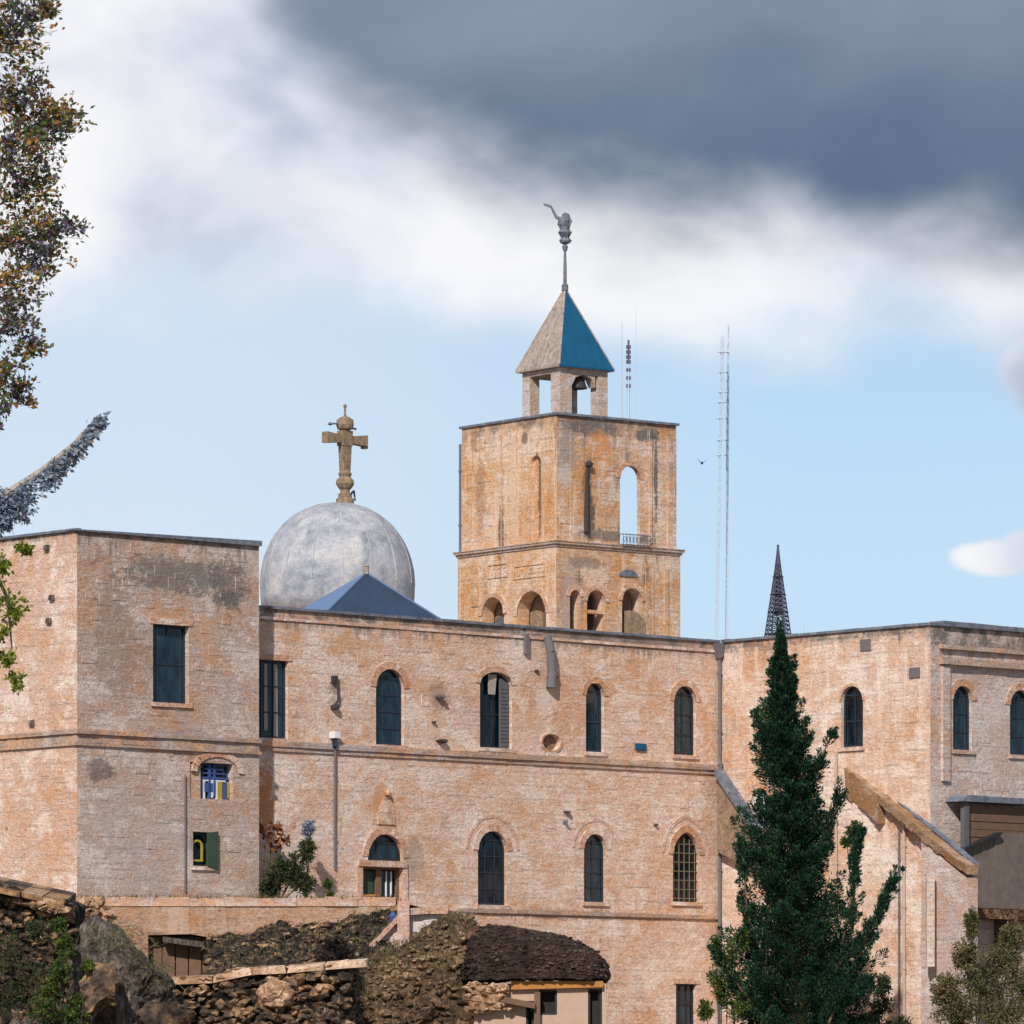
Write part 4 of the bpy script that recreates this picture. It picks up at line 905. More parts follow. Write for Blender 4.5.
sp = thing('lattice_spire', 'dark violet lattice steel spire rising behind the cypress tip', 'spire', (W(778, 0, 163).x, 163, 12.5))
prof = [(0, .52), (.25, .36), (.5, .24), (.68, .15), (.8, .09), (.9, .05), (1, .015)]
b_ = Vector((W(778, 0, 163).x, 163, 12.5)); hh = (HY - 546) * 163 / FPX - 12.5
def rad(t):
    for (a, ra), (c, rc_) in zip(prof, prof[1:]):
        if t <= c: return lerp(ra, rc_, (t - a) / (c - a))
    return .015
mb = MB(); L = [[b_ + Vector((rad(i / 26) * math.cos(k * math.pi / 3), rad(i / 26) * math.sin(k * math.pi / 3), hh * i / 26)) for k in range(6)] for i in range(27)]
for k in range(6): mb.path([l[k] for l in L], .025, .012, 5)
s1o = mb.build('spire_rib', M['spire'], sp)
mb = MB()
for i in range(26):
    for k in range(6):
        q = (k + 1) % 6; mb.tube(L[i][k], L[i+1][q], .014, n=4, cap=False); mb.tube(L[i][q], L[i][k], .018, n=4, cap=False)
for i in (6, 11, 15, 19): mb.lathe(b_ + Vector((0, 0, hh * i / 26)), [(.02, -.05), (rad(i / 26) + .06, 0), (.02, .06)], 6)
mb.lathe(b_ + Vector((0, 0, hh * .4)), [(.14, 0), (.09, hh * .25), (.02, hh * .45)], 6)
mb.lathe(b_ + Vector((0, 0, hh - .04)), [(.01, 0), (.045, .04), (.01, .09)], 6)
mb.build('spire_bracing', M['spire'], sp)

# bird
bp_ = W(702, 463, 290); mb = MB()
n = 8; rr = [(-.2, .01), (-.14, .05), (-.04, .075), (.06, .06), (.12, .05), (.17, .045), (.21, .01)]; rg = [[bp_ + Vector((r * math.cos(t) * .9, x, r * math.sin(t) + x * .3)) for t in [i * 2 * math.pi / n for i in range(n)]] for x, r in rr]
for a, b in zip(rg, rg[1:]):
    for i in range(n): mb.face([a[i], a[(i+1) % n], b[(i+1) % n], b[i]])
for s in (-1, 1):
    mb.hexa([bp_ + Vector(v) for v in ((s*.04, -.06, 0), (s*.16, -.04, .11), (s*.16, .07, .11), (s*.04, .08, 0), (s*.04, -.06, .02), (s*.16, -.04, .125), (s*.16, .07, .125), (s*.04, .08, .02))])
    mb.hexa([bp_ + Vector(v) for v in ((s*.16, -.04, .11), (s*.27, -.06, .24), (s*.27, -.02, .24), (s*.16, .07, .11), (s*.16, -.04, .125), (s*.27, -.06, .25), (s*.27, -.02, .25), (s*.16, .07, .125))])
mb.hexa([bp_ + Vector(v) for v in ((-.02, -.19, -.06), (.02, -.19, -.06), (.05, -.32, -.09), (-.05, -.32, -.09), (-.02, -.19, -.05), (.02, -.19, -.05), (.05, -.32, -.08), (-.05, -.32, -.08))])
tag(mb.build('bird', M['darkfr'], None, weld=True), 'tiny dark bird flying in the sky left of the thin masts', 'bird')

# ================================================================== ground and terrace
def blob(mb, fn, nu, nv, close=True):
    g = [[Vector(fn(i / nu, j / nv)) for i in range(nu + (0 if close else 1))] for j in range(nv + 1)]
    w = len(g[0])
    for j in range(nv):
        for i in range(w if close else w - 1):
            k = (i + 1) % w; mb.face([g[j][i], g[j][k], g[j+1][k], g[j+1][i]])
def fbm(p, s, o=5): return noise.fractal(Vector(p) * s, 1.0, 2.0, o)
mb = MB(); xs = [-3000, -600, -150] + [x * 5 - 60 for x in range(25)] + [150, 600, 3000]; ys = [-600, -50] + [y * 6 for y in range(40)] + [300, 600, 1500, 5000]
def gz(x, y):
    if abs(x) > 120 or y < -20 or y > 240: return -1.7
    return -1.7 + max(0, min(1, (y - 60) / 70)) * 1.0 + .25 * noise.noise(Vector((x * .08, y * .08, 1)))
for i in range(len(xs) - 1):
    for j in range(len(ys) - 1): mb.face([(xs[i+a], ys[j+b], gz(xs[i+a], ys[j+b])) for a, b in ((0,0),(1,0),(1,1),(0,1))])
tag(mb.build('ground', M['terr'], weld=True, smooth=True), kind='structure')
YT = 143.3
tx1 = W(396, 0, YT).x
mb = MB(); e1 = W(452, 0, 156.5); ter = [(-26, YT + .4), (tx1, YT + .4), (e1.x, e1.y), (e1.x + 1.0, 158), (-26, 158)]
mb.face([(x, y, 4.86) for x, y in ter]); tag(mb.build('terrace_floor', M['terr']), kind='structure')

ret = thing('retaining_wall', 'long terrace retaining wall with pale capping below the buildings, broken by a dark boarded niche', 'wall', (-9, YT, -1.0))
PR = lambda s, z, d=0: (s, YT + d, z)
nh = [(W(148, 0, YT).x, (HY - 976) * YT / FPX - .6), (W(214, 0, YT).x, (HY - 976) * YT / FPX - .6), (W(214, 0, YT).x, (HY - 938) * YT / FPX), (W(190, 0, YT).x, (HY - 934) * YT / FPX), (W(148, 0, YT).x, (HY - 935) * YT / FPX)]
mb = MB(); panel(mb, PR, [(-26, -1), (tx1, -1), (tx1, 4.7), (-26, 4.7)], [nh], .8, 180, .26)
mb.face([(tx1, YT, -1), (tx1, YT, 4.7), (e1.x, e1.y, 4.7), (e1.x, e1.y, -1)])
mb.build('wall_face', M['retain'], ret)
mb = MB(); slabs(mb, PR, -26, tx1, 4.702, 4.93, -.05, .5, .8, .03)
mb.build('capping', M['capst'], ret)
mb = MB()
for i in range(5):
    x = lerp(nh[0][0], nh[1][0], i / 5); mb.box(x + .02, x + .32, YT + .4 + U(0, .05), YT + .5, nh[0][1], nh[4][1] - .05)
mb.box(nh[0][0] - .1, nh[1][0] + .1, YT + .52, YT + .6, nh[0][1], nh[4][1] + .2)
mb.build('niche_boards', M['brownwood'], ret)
mb = MB(); a = W(155, 935, YT); b = W(216, 938, YT); mb.prism(PR, [(a.x + .2, a.z - .04), (b.x - .3, b.z - .1), (b.x - .3, b.z - .25), (a.x + .2, a.z - .18)], -.05, .5); mb.build('niche_lintel', M['rock'], ret)

import bmesh
def hull(seed, n=15):
    r = random.Random(seed); bm = bmesh.new()
    for _ in range(n):
        v = Vector((r.gauss(0, 1), r.gauss(0, 1), r.gauss(0, 1))).normalized() * r.uniform(.8, 1); bm.verts.new((v.x, v.y * .85, v.z * .7))
    bmesh.ops.convex_hull(bm, input=bm.verts); f = [[v.co.copy() for v in q.verts] for q in bm.faces]; bm.free(); return f
HULLS = [hull(k) for k in range(16)]
def stone_at(mb, c, s, tilt=.5):
    from mathutils import Euler
    m = Euler((U(-tilt, tilt), U(-tilt, tilt), U(0, 6.28))).to_matrix(); k = Vector((U(.8, 1.4), U(.8, 1.2), U(.6, 1.0))) * s; c = Vector(c)
    for f in random.choice(HULLS): mb.face([c + m @ Vector((p.x * k.x, p.y * k.y, p.z * k.z)) for p in f])
def isle_mat(name, stops, bump=.8):
    m, t, b = newmat(name); g = t.n('ShaderNodeNewGeometry'); tc = t.n('ShaderNodeTexCoord').outputs['Object']
    n1 = t.noise(tc, 3.5, 6, .72, .5); n2 = t.noise(tc, 13, 5, .72); n3 = t.noise(tc, .8, 4, .6)
    f = t.math('ADD', t.math('MULTIPLY', g.outputs['Random Per Island'], .42), t.math('ADD', t.math('MULTIPLY', t.math('SUBTRACT', n1, .5), .8), t.math('MULTIPLY', t.smooth(n3, .35, .65), .45)))
    c = t.mix(1.0, t.ramp(f, stops), t.ramp(n2, ((.3, .45), (.5, .95), (.72, 1.35))), 'MULTIPLY'); t.l(c, b.inputs['Base Color']); b.inputs['Roughness'].default_value = .95
    bp = t.n('ShaderNodeBump', i_Strength=bump, i_Distance=.05); t.l(t.math('ADD', n1, n2), bp.inputs['Height']); t.l(bp.outputs[0], b.inputs['Normal']); return m
M['stones'] = isle_mat('loose_stones', ((.0, (.022, .018, .016)), (.3, (.08, .058, .045)), (.52, (.21, .135, .085)), (.68, (.42, .24, .11)), (.85, (.55, .40, .29)), (1, (.78, .62, .50))))
M['ochrestones'] = isle_mat('ochre_stones', ((.0, (.03, .022, .018)), (.3, (.11, .072, .048)), (.55, (.25, .155, .09)), (.8, (.44, .30, .19)), (1, (.68, .54, .43))))
M['palestones'] = isle_mat('pale_stones', ((.0, (.14, .075, .045)), (.35, (.42, .25, .15)), (.6, (.68, .46, .32)), (1, (.86, .74, .64))))
M['darkslabs'] = isle_mat('dark_roof_stones', ((.0, (.014, .009, .007)), (.35, (.045, .028, .020)), (.7, (.11, .07, .05)), (1, (.36, .28, .23))))
# rough shapes -----------------------------------------------------
def rough_wall(name, parent, x0, x1, y0, y1, zb, topf, mat, amp=.12, cell=.14, sc=1.4, seed=0, label=None):
    """a rubble wall: every face a fine grid pushed in and out, with an uneven top"""
    nx = max(2, int((x1 - x0) / cell)); nz = max(2, int((topf(.5) - zb) / cell)); ny = max(2, int((y1 - y0) / cell)); mb = MB()
    def D(p):
        p = Vector(p); q = p * sc + Vector((seed, seed, seed))
        cel = noise.voronoi(q * 1.5)[0]
        k = (cel[1] - cel[0]) * .9
        d = noise.noise_vector(q * .9) * amp * .8 + noise.noise_vector(q * 3.5) * amp * .35
        return p + d + Vector((0, -min(.5, k) * amp * 1.1, 0))
    def grid(fn, a, b):
        g = [[D(fn(i / a, j / b)) for i in range(a + 1)] for j in range(b + 1)]
        for j in range(b):
            for i in range(a): mb.face([g[j][i], g[j][i+1], g[j+1][i+1], g[j+1][i]])
    grid(lambda u, v: (lerp(x0, x1, u), y0, lerp(zb, topf(u), v)), nx, nz)
    grid(lambda u, v: (lerp(x0, x1, u), lerp(y0, y1, v), topf(u)), nx, ny)
    grid(lambda u, v: (x0, lerp(y1, y0, u), lerp(zb, topf(0), v)), ny, nz)
    grid(lambda u, v: (x1, lerp(y0, y1, u), lerp(zb, topf(1), v)), ny, nz)
    grid(lambda u, v: (lerp(x1, x0, u), y1, lerp(zb, topf(1 - u), v)), nx, nz)
    return mb.build(name, mat, parent, weld=True)
def pw(pts):
    def f(u):
        for (a, za), (b, zb) in zip(pts, pts[1:]):
            if u <= b: return lerp(za, zb, (u - a) / (b - a))
        return pts[-1][1]
    return f
def rock(mb, c, r, seed, sub=4, flat=1.0):
    import bmesh
    bm = bmesh.new(); bmesh.ops.create_icosphere(bm, subdivisions=sub, radius=1)
    for v in bm.verts:
        p = v.co.copy(); q = p * 1.1 + Vector((seed, seed * .7, 0))
        k = 1 + .30 * noise.noise(q) + .16 * noise.noise(q * 2.3) + .16 * abs(noise.noise(q * 1.7 + Vector((9, 0, 0)))) + .08 * noise.noise(q * 5) + .06 * noise.noise(q * 11) + .03 * noise.noise(q * 23)
        cel = noise.voronoi(q * 1.6)[0]; k += .22 * min(.4, cel[1] - cel[0])
        v.co = Vector((p.x * r[0] * k + c[0], p.y * r[1] * k + c[1], p.z * r[2] * k + c[2]))
    for f in bm.faces: mb.face([v.co.copy() for v in f.verts])
    bm.free()
# second, nearer wall with a pale cap
Y2 = 126.0; k2 = Y2 / FPX
lw = thing('rubble_wall', 'low dark rubble wall with pale broken capstones in the foreground, right of the boulder', 'wall', (W(262, 0, Y2).x, Y2, -1))
xa, xb = W(170, 0, Y2).x, W(350, 0, Y2).x
tp = pw([(0, (HY - 984) * k2), (.3, (HY - 982) * k2), (.32, (HY - 975) * k2), (.75, (HY - 972) * k2), (1, (HY - 966) * k2)])
rough_wall('wall_core', lw, xa, xb, Y2, Y2 + 1.2, -1, tp, M['rubble'], .16, .11, 1.6, 3)
sw = MB()
for _ in range(330):
    u = R(); zt = tp(u); z = lerp(.9, zt - .05, R()); stone_at(sw, (lerp(xa, xb, u), Y2 - .08 + U(-.05, .08), z), U(.08, .24))
sw.build('wall_stones', M['stones'], lw)
mb = MB()
for _ in range(90):
    u = R(); stone_at(mb, (lerp(xa, xb, u), Y2 + U(-.15, .7), tp(u) + U(0, .1)), U(.10, .24), .25)
x = xa
while x < xb - .2:
    e = x + U(.5, 1.1); u0 = (x - xa) / (xb - xa); u1 = min(1, (e - xa) / (xb - xa)); z0, z1 = tp(u0), tp(u1)
    mb.hexa([(x, Y2 - .2 + U(-.08, .08), z0 - .02), (e - .02, Y2 - .2 + U(-.08, .08), z1 - .02), (e - .02, Y2 + 1.2, z1), (x, Y2 + 1.2, z0), (x + U(0, .05), Y2 - .16, z0 + U(.10, .17)), (e - U(.03, .08), Y2 - .16, z1 + U(.10, .17)), (e - .03, Y2 + 1.1, z1 + .2), (x, Y2 + 1.1, z0 + .2)]); x = e
mb.build('capstones', M['palestones'], lw)
mb = MB(); rock(mb, (W(276, 0, Y2).x, Y2 - .12, (HY - 993) * k2), (.36, .3, .34), 4, 4); mb.build('pale_stone', M['palestones'], lw, weld=True)
# left ruined outbuilding
Y3 = 122.0; k3 = Y3 / FPX
rw = thing('ruined_outbuilding', 'dark ruined outbuilding with a broken slab roof at the left edge below the block', 'ruin', (W(20, 0, Y3).x, Y3, -1))
rough_wall('wall_body', rw, W(-130, 0, Y3).x, W(72, 0, Y3).x, Y3, Y3 + 3, -1, pw([(0, (HY - 880) * k3), (.7, (HY - 886) * k3), (1, (HY - 903) * k3)]), M['rubble'], .2, .14, 1.2, 11)
mb = MB()
for i in range(9):
    a = lerp(-130, 66, i / 9); b = lerp(-130, 66, (i + 1) / 9 - .004); za = (HY - lerp(846, 889, (a + 130) / 200)) * k3; zb = (HY - lerp(846, 889, (b + 130) / 200)) * k3
    xa_, xb_ = W(a, 0, Y3).x, W(b, 0, Y3).x; j = U(-.03, .03); t = U(.12, .2); f0 = Y3 - .45 + U(-.15, .1)
    mb.hexa([(xa_, f0, za - t - .3 + j), (xb_, f0, zb - t - .3 + j), (xb_, Y3 + 3, zb - t), (xa_, Y3 + 3, za - t), (xa_, f0, za - .3 + j), (xb_, f0, zb - .3 + j), (xb_, Y3 + 3, zb), (xa_, Y3 + 3, za)])
mb.build('roof_slab', M['stones'], rw)
sw = MB()
for _ in range(420): stone_at(sw, (W(U(-60, 74), 0, Y3).x, Y3 - .06 + U(-.08, .08), U(.8, (HY - 900) * k3)), U(.07, .2))
for _ in range(50):
    a = U(-60, 70); stone_at(sw, (W(a, 0, Y3).x, Y3 - .3, (HY - lerp(852, 893, (a + 130) / 200)) * k3 - .42), U(.08, .2))
sw.build('wall_stones', M['stones'], rw)
mb = MB()
for i in range(7):
    x = W(66 + i * 5, 0, 140).x; rock(mb, (x, 141 + U(-.3, .3), (HY - 903) * 140 / FPX + U(0, .1)), (.14, .14, .16), i + 20, 2)
for _ in range(170):
    px = U(60, 112); yt = lerp(900, 907, (px - 60) / 52); stone_at(mb, (W(px, 0, 141).x, 141 + U(-.3, .3), (HY - U(yt, 985)) * 141 / FPX), U(.1, .24), .25)
tag(mb.build('broken_wall', M['palestones'], weld=False), 'short orange-brown broken wall stump between boulder and block corner', 'wall')
# boulders
Y4 = 119.0; k4 = Y4 / FPX
def pos(px, py, Y): p = W(px, py, Y); return (p.x, p.y, p.z)
def crag(c, r, seed, cuts=5, n=26, lean=0):
    rr = random.Random(seed); bm = bmesh.new()
    for _ in range(n):
        v = Vector((rr.gauss(0, 1), rr.gauss(0, 1), rr.gauss(0, 1))).normalized() * rr.uniform(.82, 1.05); bm.verts.new((v.x * r[0] + lean * max(0, v.z) * r[0], v.y * r[1], v.z * r[2]))
    g_ = bmesh.ops.convex_hull(bm, input=bm.verts)
    bmesh.ops.delete(bm, geom=[v for v in bm.verts if not v.link_faces], context='VERTS')
    bmesh.ops.triangulate(bm, faces=bm.faces)
    for _ in range(cuts): bmesh.ops.subdivide_edges(bm, edges=[e for e in bm.edges if e.calc_length() > .09], cuts=1, use_grid_fill=True); bmesh.ops.triangulate(bm, faces=bm.faces)
    mb = MB(); S_ = Vector((seed, seed * 2, 0))
    for v in bm.verts:
        q = v.co * 1.3 + S_; lay = math.sin((v.co.z * .8 + v.co.x * 1.1 + noise.noise(q) * .5) * 9)
        v.co = v.co + noise.noise_vector(q) * .14 + noise.noise_vector(q * 3) * .10 + noise.noise_vector(q * 8) * .055 + noise.noise_vector(q * 17) * .025 + v.co.normalized() * (.045 * lay) + Vector(c)
    for f in bm.faces: mb.face([v.co.copy() for v in f.verts])
    bm.free(); return mb
tag(crag(pos(116, 988, Y4), (1.30, 1.2, 1.62), 3, cuts=6, lean=-.22).build('boulder', M['rock'], weld=True), 'largest grey boulder, streaked and rounded, in the lower left foreground', 'rock', 'foreground rocks')
tag(crag(pos(104, 990, 117.4), (.50, .45, .78), 14, 4, 14).build('boulder', M['stones'], weld=True), 'brown pointed rock leaning against the front of the large boulder', 'rock', 'foreground rocks')
tag(crag(pos(165, 1020, 117.5), (.72, .5, .5), 8, 4, 16).build('boulder', M['stones'], weld=True), 'rusty low rock at the right foot of the large boulder', 'rock', 'foreground rocks')
tag(crag(pos(40, 1040, 117.5), (.9, .6, .55), 9, 4, 16).build('boulder', M['rock'], weld=True), 'dark mossy rock at the left foot of the large boulder', 'rock', 'foreground rocks')
# rubble slope between terrace wall and second wall (dark, right part)
mb = MB()
def slope(u, v):
    px = lerp(205, 398, u); yt = 912 + 18 * (1 - u) - (0 if u < .7 else (u - .7) * 30); Y = lerp(143.1, 136, v); py = lerp(yt + 2 + 22 * max(0, .35 - u), 985, v ** .85)
    p = W(px, py, Y); q = p * 1.3; return p + noise.noise_vector(q) * .22 + noise.noise_vector(q * 3) * .14 + noise.noise_vector(q * 7) * .07
g = [[slope(i / 140, j / 50) for i in range(141)] for j in range(51)]
g.append([Vector((p.x, p.y - .2, -1)) for p in g[-1]])
for j in range(51):
    for i in range(140): mb.face([g[j][i], g[j][i+1], g[j+1][i+1], g[j+1][i]])
tag(mb.build('earth_bank', M['rubble'], weld=True), kind='structure')
sw = MB()
for _ in range(520):
    u, v = R(), R(); p = slope(u, v); stone_at(sw, p + Vector((0, -.05, 0)), U(.04, .15) * (1.3 if R() < .2 else 1))
tag(sw.build('loose_stones', M['stones']), 'loose dark stones scattered over the bank below the terrace', 'rubble', kind='stuff')
# ramp with pale coping
rp = thing('ramp_wall', 'pale coped ramp wall climbing to the terrace in front of the arched door', 'wall', (W(385, 0, 140).x, 141, -1))
rpts = [W(352, 962, 140.0), W(370, 944, 140.1), W(388, 926, 140.2), W(404, 909, 140.3), W(430, 907, 140.45), W(458, 908, 140.6)]
cp = MB(); bd = MB()
for a, b in zip(rpts, rpts[1:]):
    for i in range(3):
        p = a.lerp(b, i / 3); q = a.lerp(b, (i + .97) / 3); q2 = a.lerp(b, (i + 1) / 3); j = Vector((0, 0, U(-.02, .03))); f = Vector((0, -.2 + U(-.03, .03), 0)); r_k = Vector((0, .35, 0)); dn = Vector((0, 0, -.17))
        cp.hexa([p + f + dn, q + f + dn, q + r_k + dn, p + r_k + dn, p + f + j, q + f + j, q + r_k + j, p + r_k + j])
        bd.hexa([Vector((p.x, p.y, -1)), Vector((q2.x, q2.y, -1)), Vector((q2.x, q2.y + .25, -1)), Vector((p.x, p.y + .25, -1)), p + dn, q2 + dn, q2 + dn + Vector((0, .25, 0)), p + dn + Vector((0, .25, 0))])
cp.build('coping', M['capst'], rp); bd.build('wall_body', M['paleplaster'], rp)
a = rpts[3]; mb = MB(); mb.box(a.x - .16, a.x + .14, a.y - .3, a.y + .1, 2, a.z + .2); mb.build('end_pier', M['capst'], rp)
gp = W(393, 928, 141.0); mb = MB(); mb.lathe((gp.x, gp.y, gp.z - 1.2), [(.1, 0), (.1, 1.3), (.06, 1.35), (.1, 1.5), (.04, 1.6)], 10)
tag(mb.build('gate_post', M['cobalt'], weld=True), 'small blue post standing at the top of the ramp beside the arched door', 'post')
# mound
Y5 = 134.0; k5 = Y5 / FPX
prof_m = [(346, 1010), (354, 968), (372, 957), (392, 950), (412, 939), (430, 926), (448, 916), (466, 916), (480, 926), (496, 950), (505, 1010)]
def mtop(px):
    for (a, ya), (b, yb) in zip(prof_m, prof_m[1:]):
        if px <= b: return lerp(ya, yb, (px - a) / (b - a))
    return 1010
mb = MB(); nu, nv = 150, 60
g = []
for j in range(nv + 1):
    row = []
    for i in range(nu + 1):
        px = lerp(347, 504, i / nu); zt = (HY - mtop(px)) * k5; v = j / nv
        X = W(px, 0, Y5).x
        if v < .62: a = v / .62 * math.pi / 2; yy = Y5 - 1.9 * math.cos(a); zz = lerp(-.8, zt, math.sin(a) ** .55)
        else: a = (v - .62) / .38 * math.pi / 2; yy = Y5 + 3 * math.sin(a); zz = lerp(-.8, zt, math.cos(a) ** .5)
        p = Vector((X, yy, zz)); q = p * 1.5; cel = noise.voronoi(q * 1.4)[0]
        p += noise.noise_vector(q) * .10 + noise.noise_vector(q * 3) * .09 + noise.noise_vector(q * 7) * .05; row.append(p)
    g.append(row)
for j in range(nv):
    for i in range(nu): mb.face([g[j][i], g[j][i+1], g[j+1][i+1], g[j+1][i]])
md = thing('rubble_mound', 'ochre mound of rubble and dry earth left of the dark roofed hut', 'mound', (W(425, 0, Y5).x, Y5, -.8))
mb.build('mound_earth', M['mound'], md, weld=True)
sw = MB()
for _ in range(1000):
    j = int(U(3, 37)); i = int(U(2, nu - 2)); stone_at(sw, g[j][i] + Vector((0, -.02, -.02)), U(.05, .12) * (2.2 if R() < .10 else 1))
sw.build('mound_stones', M['ochrestones'], md)
# hut
Y6 = 131.0; k6 = Y6 / FPX
hx0 = W(468, 0, Y6).x; hx1 = W(607, 0, Y6).x
hut = thing('stone_hut', 'small hut with a dark rounded roof and orange eaves at the bottom centre', 'hut', ((hx0 + hx1) / 2, Y6 + 1.2, -1))
crest = [(462, 968), (470, 940), (480, 928), (490, 925), (510, 927), (540, 932), (562, 936), (580, 943), (596, 953), (606, 965), (610, 976)]
def ct(px):
    for (a, ya), (b, yb) in zip(crest, crest[1:]):
        if px <= b: return lerp(ya, yb, (px - a) / (b - a))
    return 976
mb = MB(); nu, nv = 170, 60; g = []
for j in range(nv + 1):
    row = []
    for i in range(nu + 1):
        px = lerp(462, 610, i / nu); X = W(px, 0, Y6 + 1.3).x; zt = (HY - ct(px)) * (Y6 + 1.3) / FPX; zb = (HY - 979) * k6 ; a = j / nv * math.pi
        ex = min(1, (1 - abs(i / nu * 2 - 1)) * 4) ** .5
        yy = Y6 + 1.3 - 1.75 * math.cos(a) * (.35 + .65 * ex); zz = zb + (zt - zb) * math.sin(a) ** .62
        p = Vector((X, yy, zz)); p += noise.noise_vector(p * 2.2) * .05 + noise.noise_vector(p * 6) * .045 + noise.noise_vector(p * 15) * .03; row.append(p)
    g.append(row)
for j in range(nv):
    for i in range(nu): mb.face([g[j][i], g[j][i+1], g[j+1][i+1], g[j+1][i]])
for i in range(nu): mb.face([g[0][i], g[0][i+1], g[nv][i+1], g[nv][i]])
mb.build('roof', M['hutroof'], hut, weld=True, smooth=False)
sw = MB()
for _ in range(1100):
    j = int(U(1, 34)); i = int(U(3, nu - 3)); stone_at(sw, g[j][i] + Vector((0, .0, -.01)), U(.03, .085), .2)
sw.build('roof_stones', M['darkslabs'], hut)
PH = lambda s, z, d=0: (s, Y6 - .1 + d, z)
ez = (HY - 980) * k6 - .03
mb = MB(); a = W(511, 0, Y6).x; b = W(603, 0, Y6).x; mb.prism(PH, [(a, ez - .2), (b, ez - .14), (b, ez), (a, ez)], -.15, .1); mb.build('eaves_beam', M['orange'], hut)
def hp(px0, px1, py0, py1): return [(W(px0, 0, Y6).x, (HY - py1) * k6), (W(px1, 0, Y6).x, (HY - py1) * k6), (W(px1, 0, Y6).x, (HY - py0) * k6), (W(px0, 0, Y6).x, (HY - py0) * k6)]
mb = MB(); oh = [hp(526, 534, 1001, 1100), hp(539, 557, 990, 1015), hp(588, 602, 989, 1100)]
panel(mb, PH, hp(474, 606, 984, 1125), oh, .25, 0); mb.face([(W(606, 0, Y6).x, Y6 - .1, -1), (W(606, 0, Y6).x, Y6 - .1, ez - .04), (W(606, 0, Y6).x, Y6 + 2.6, ez - .04), (W(606, 0, Y6).x, Y6 + 2.6, -1)]); mb.face([(W(474, 0, Y6).x, Y6 - .1, -1), (W(474, 0, Y6).x, Y6 - .1, ez - .04), (W(474, 0, Y6).x, Y6 + 2.6, ez - .04), (W(474, 0, Y6).x, Y6 + 2.6, -1)])
mb.build('wall', M['cream'], hut)
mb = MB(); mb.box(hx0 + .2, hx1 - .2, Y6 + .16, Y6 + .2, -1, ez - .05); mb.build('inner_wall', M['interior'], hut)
mb = MB()
for h, nm in ((oh[0], 0), (oh[1], 1), (oh[2], 2)): mb.ring(PH, offset(h, -.05), offset(h, -.003), .05, .12)
mb.build('window_frame', M['darkfr'], hut)
mb = MB(); a0 = W(504, 997, Y6); a1 = W(535, 1003, Y6); mb.hexa([(a0.x, Y6 - .45, a0.z - .14), (a1.x, Y6 - .45, a1.z - .14), (a1.x, Y6 - .12, a1.z - .14), (a0.x, Y6 - .12, a0.z - .14), (a0.x, Y6 - .45, a0.z), (a1.x, Y6 - .45, a1.z), (a1.x, Y6 - .12, a1.z), (a0.x, Y6 - .12, a0.z)]); mb.box(a1.x - .02, a1.x + .12, Y6 - .3, Y6 - .11, -1, a1.z + .25); mb.build('porch_post', M['brownwood'], hut)
mb = MB()
for i in range(3): mb.box(W(470, 0, Y6).x, W(509 - i * 4, 0, Y6).x, Y6 - .3 - .04 * i, Y6 - .105, ez - .28 - .2 * i, ez - .1 - .2 * i)
for _ in range(60): stone_at(mb, (W(U(466, 512), 0, Y6).x, Y6 - .3, ez - U(.05, .75)), U(.08, .18), .2)
mb.build('stone_ledge', M['palestones'], hut)
mb = MB(); x, z = B.front(690, 980, 0); mb.prism(P0, [(x - .8, z - .02), (x + .5, z - .02), (x + .5, z + .07), (x - .8, z + .07)], -.16, .02); mb.build('window_hood', M['trim'], main)

# ================================================================== plants
def leaf(mb, p, d, s, w):
    d = d.normalized(); a = d.orthogonal().normalized(); a.rotate(__import__('mathutils').Quaternion(d, U(0, 6.28)))
    mb.face([p, p + d * s * .5 + a * w, p + d * s, p + d * s * .5 - a * w], [(0, 0), (1, 0), (1, 1), (0, 1)])
def rv(): 
    while 1:
        v = Vector((U(-1, 1), U(-1, 1), U(-1, 1)))
        if .01 < v.length < 1: return v
def spray(leaves, twigs, c, r, n_tw, n_lf, ls, lw, root=None, tw=.008, hollow=.3):
    c = Vector(c)
    for _ in range(n_tw):
        v = rv(); tip = c + Vector((v.x * r[0], v.y * r[1], v.z * r[2])); base = root if root is not None and R() < .5 else c + Vector((v.x * r[0], v.y * r[1], v.z * r[2])) * .0 + rv() * min(r) * hollow
        base = tip.lerp(base, min(1, .9 * max(r) / max(.01, (tip - base).length)))
        mid = base.lerp(tip, .5) + rv() * .12 * (tip - base).length
        twigs.path([base, mid, tip], tw, tw * .4, 4)
        for k in range(n_lf):
            t = R() ** .6; q = base.lerp(mid, t * 2) if t < .5 else mid.lerp(tip, t * 2 - 1)
            leaf(leaves, q + rv() * (.05 + .16 * max(r)) * U(.2, 1), rv() + (tip - base).normalized() * .6, ls * U(.6, 1.4), lw * U(.6, 1.3))
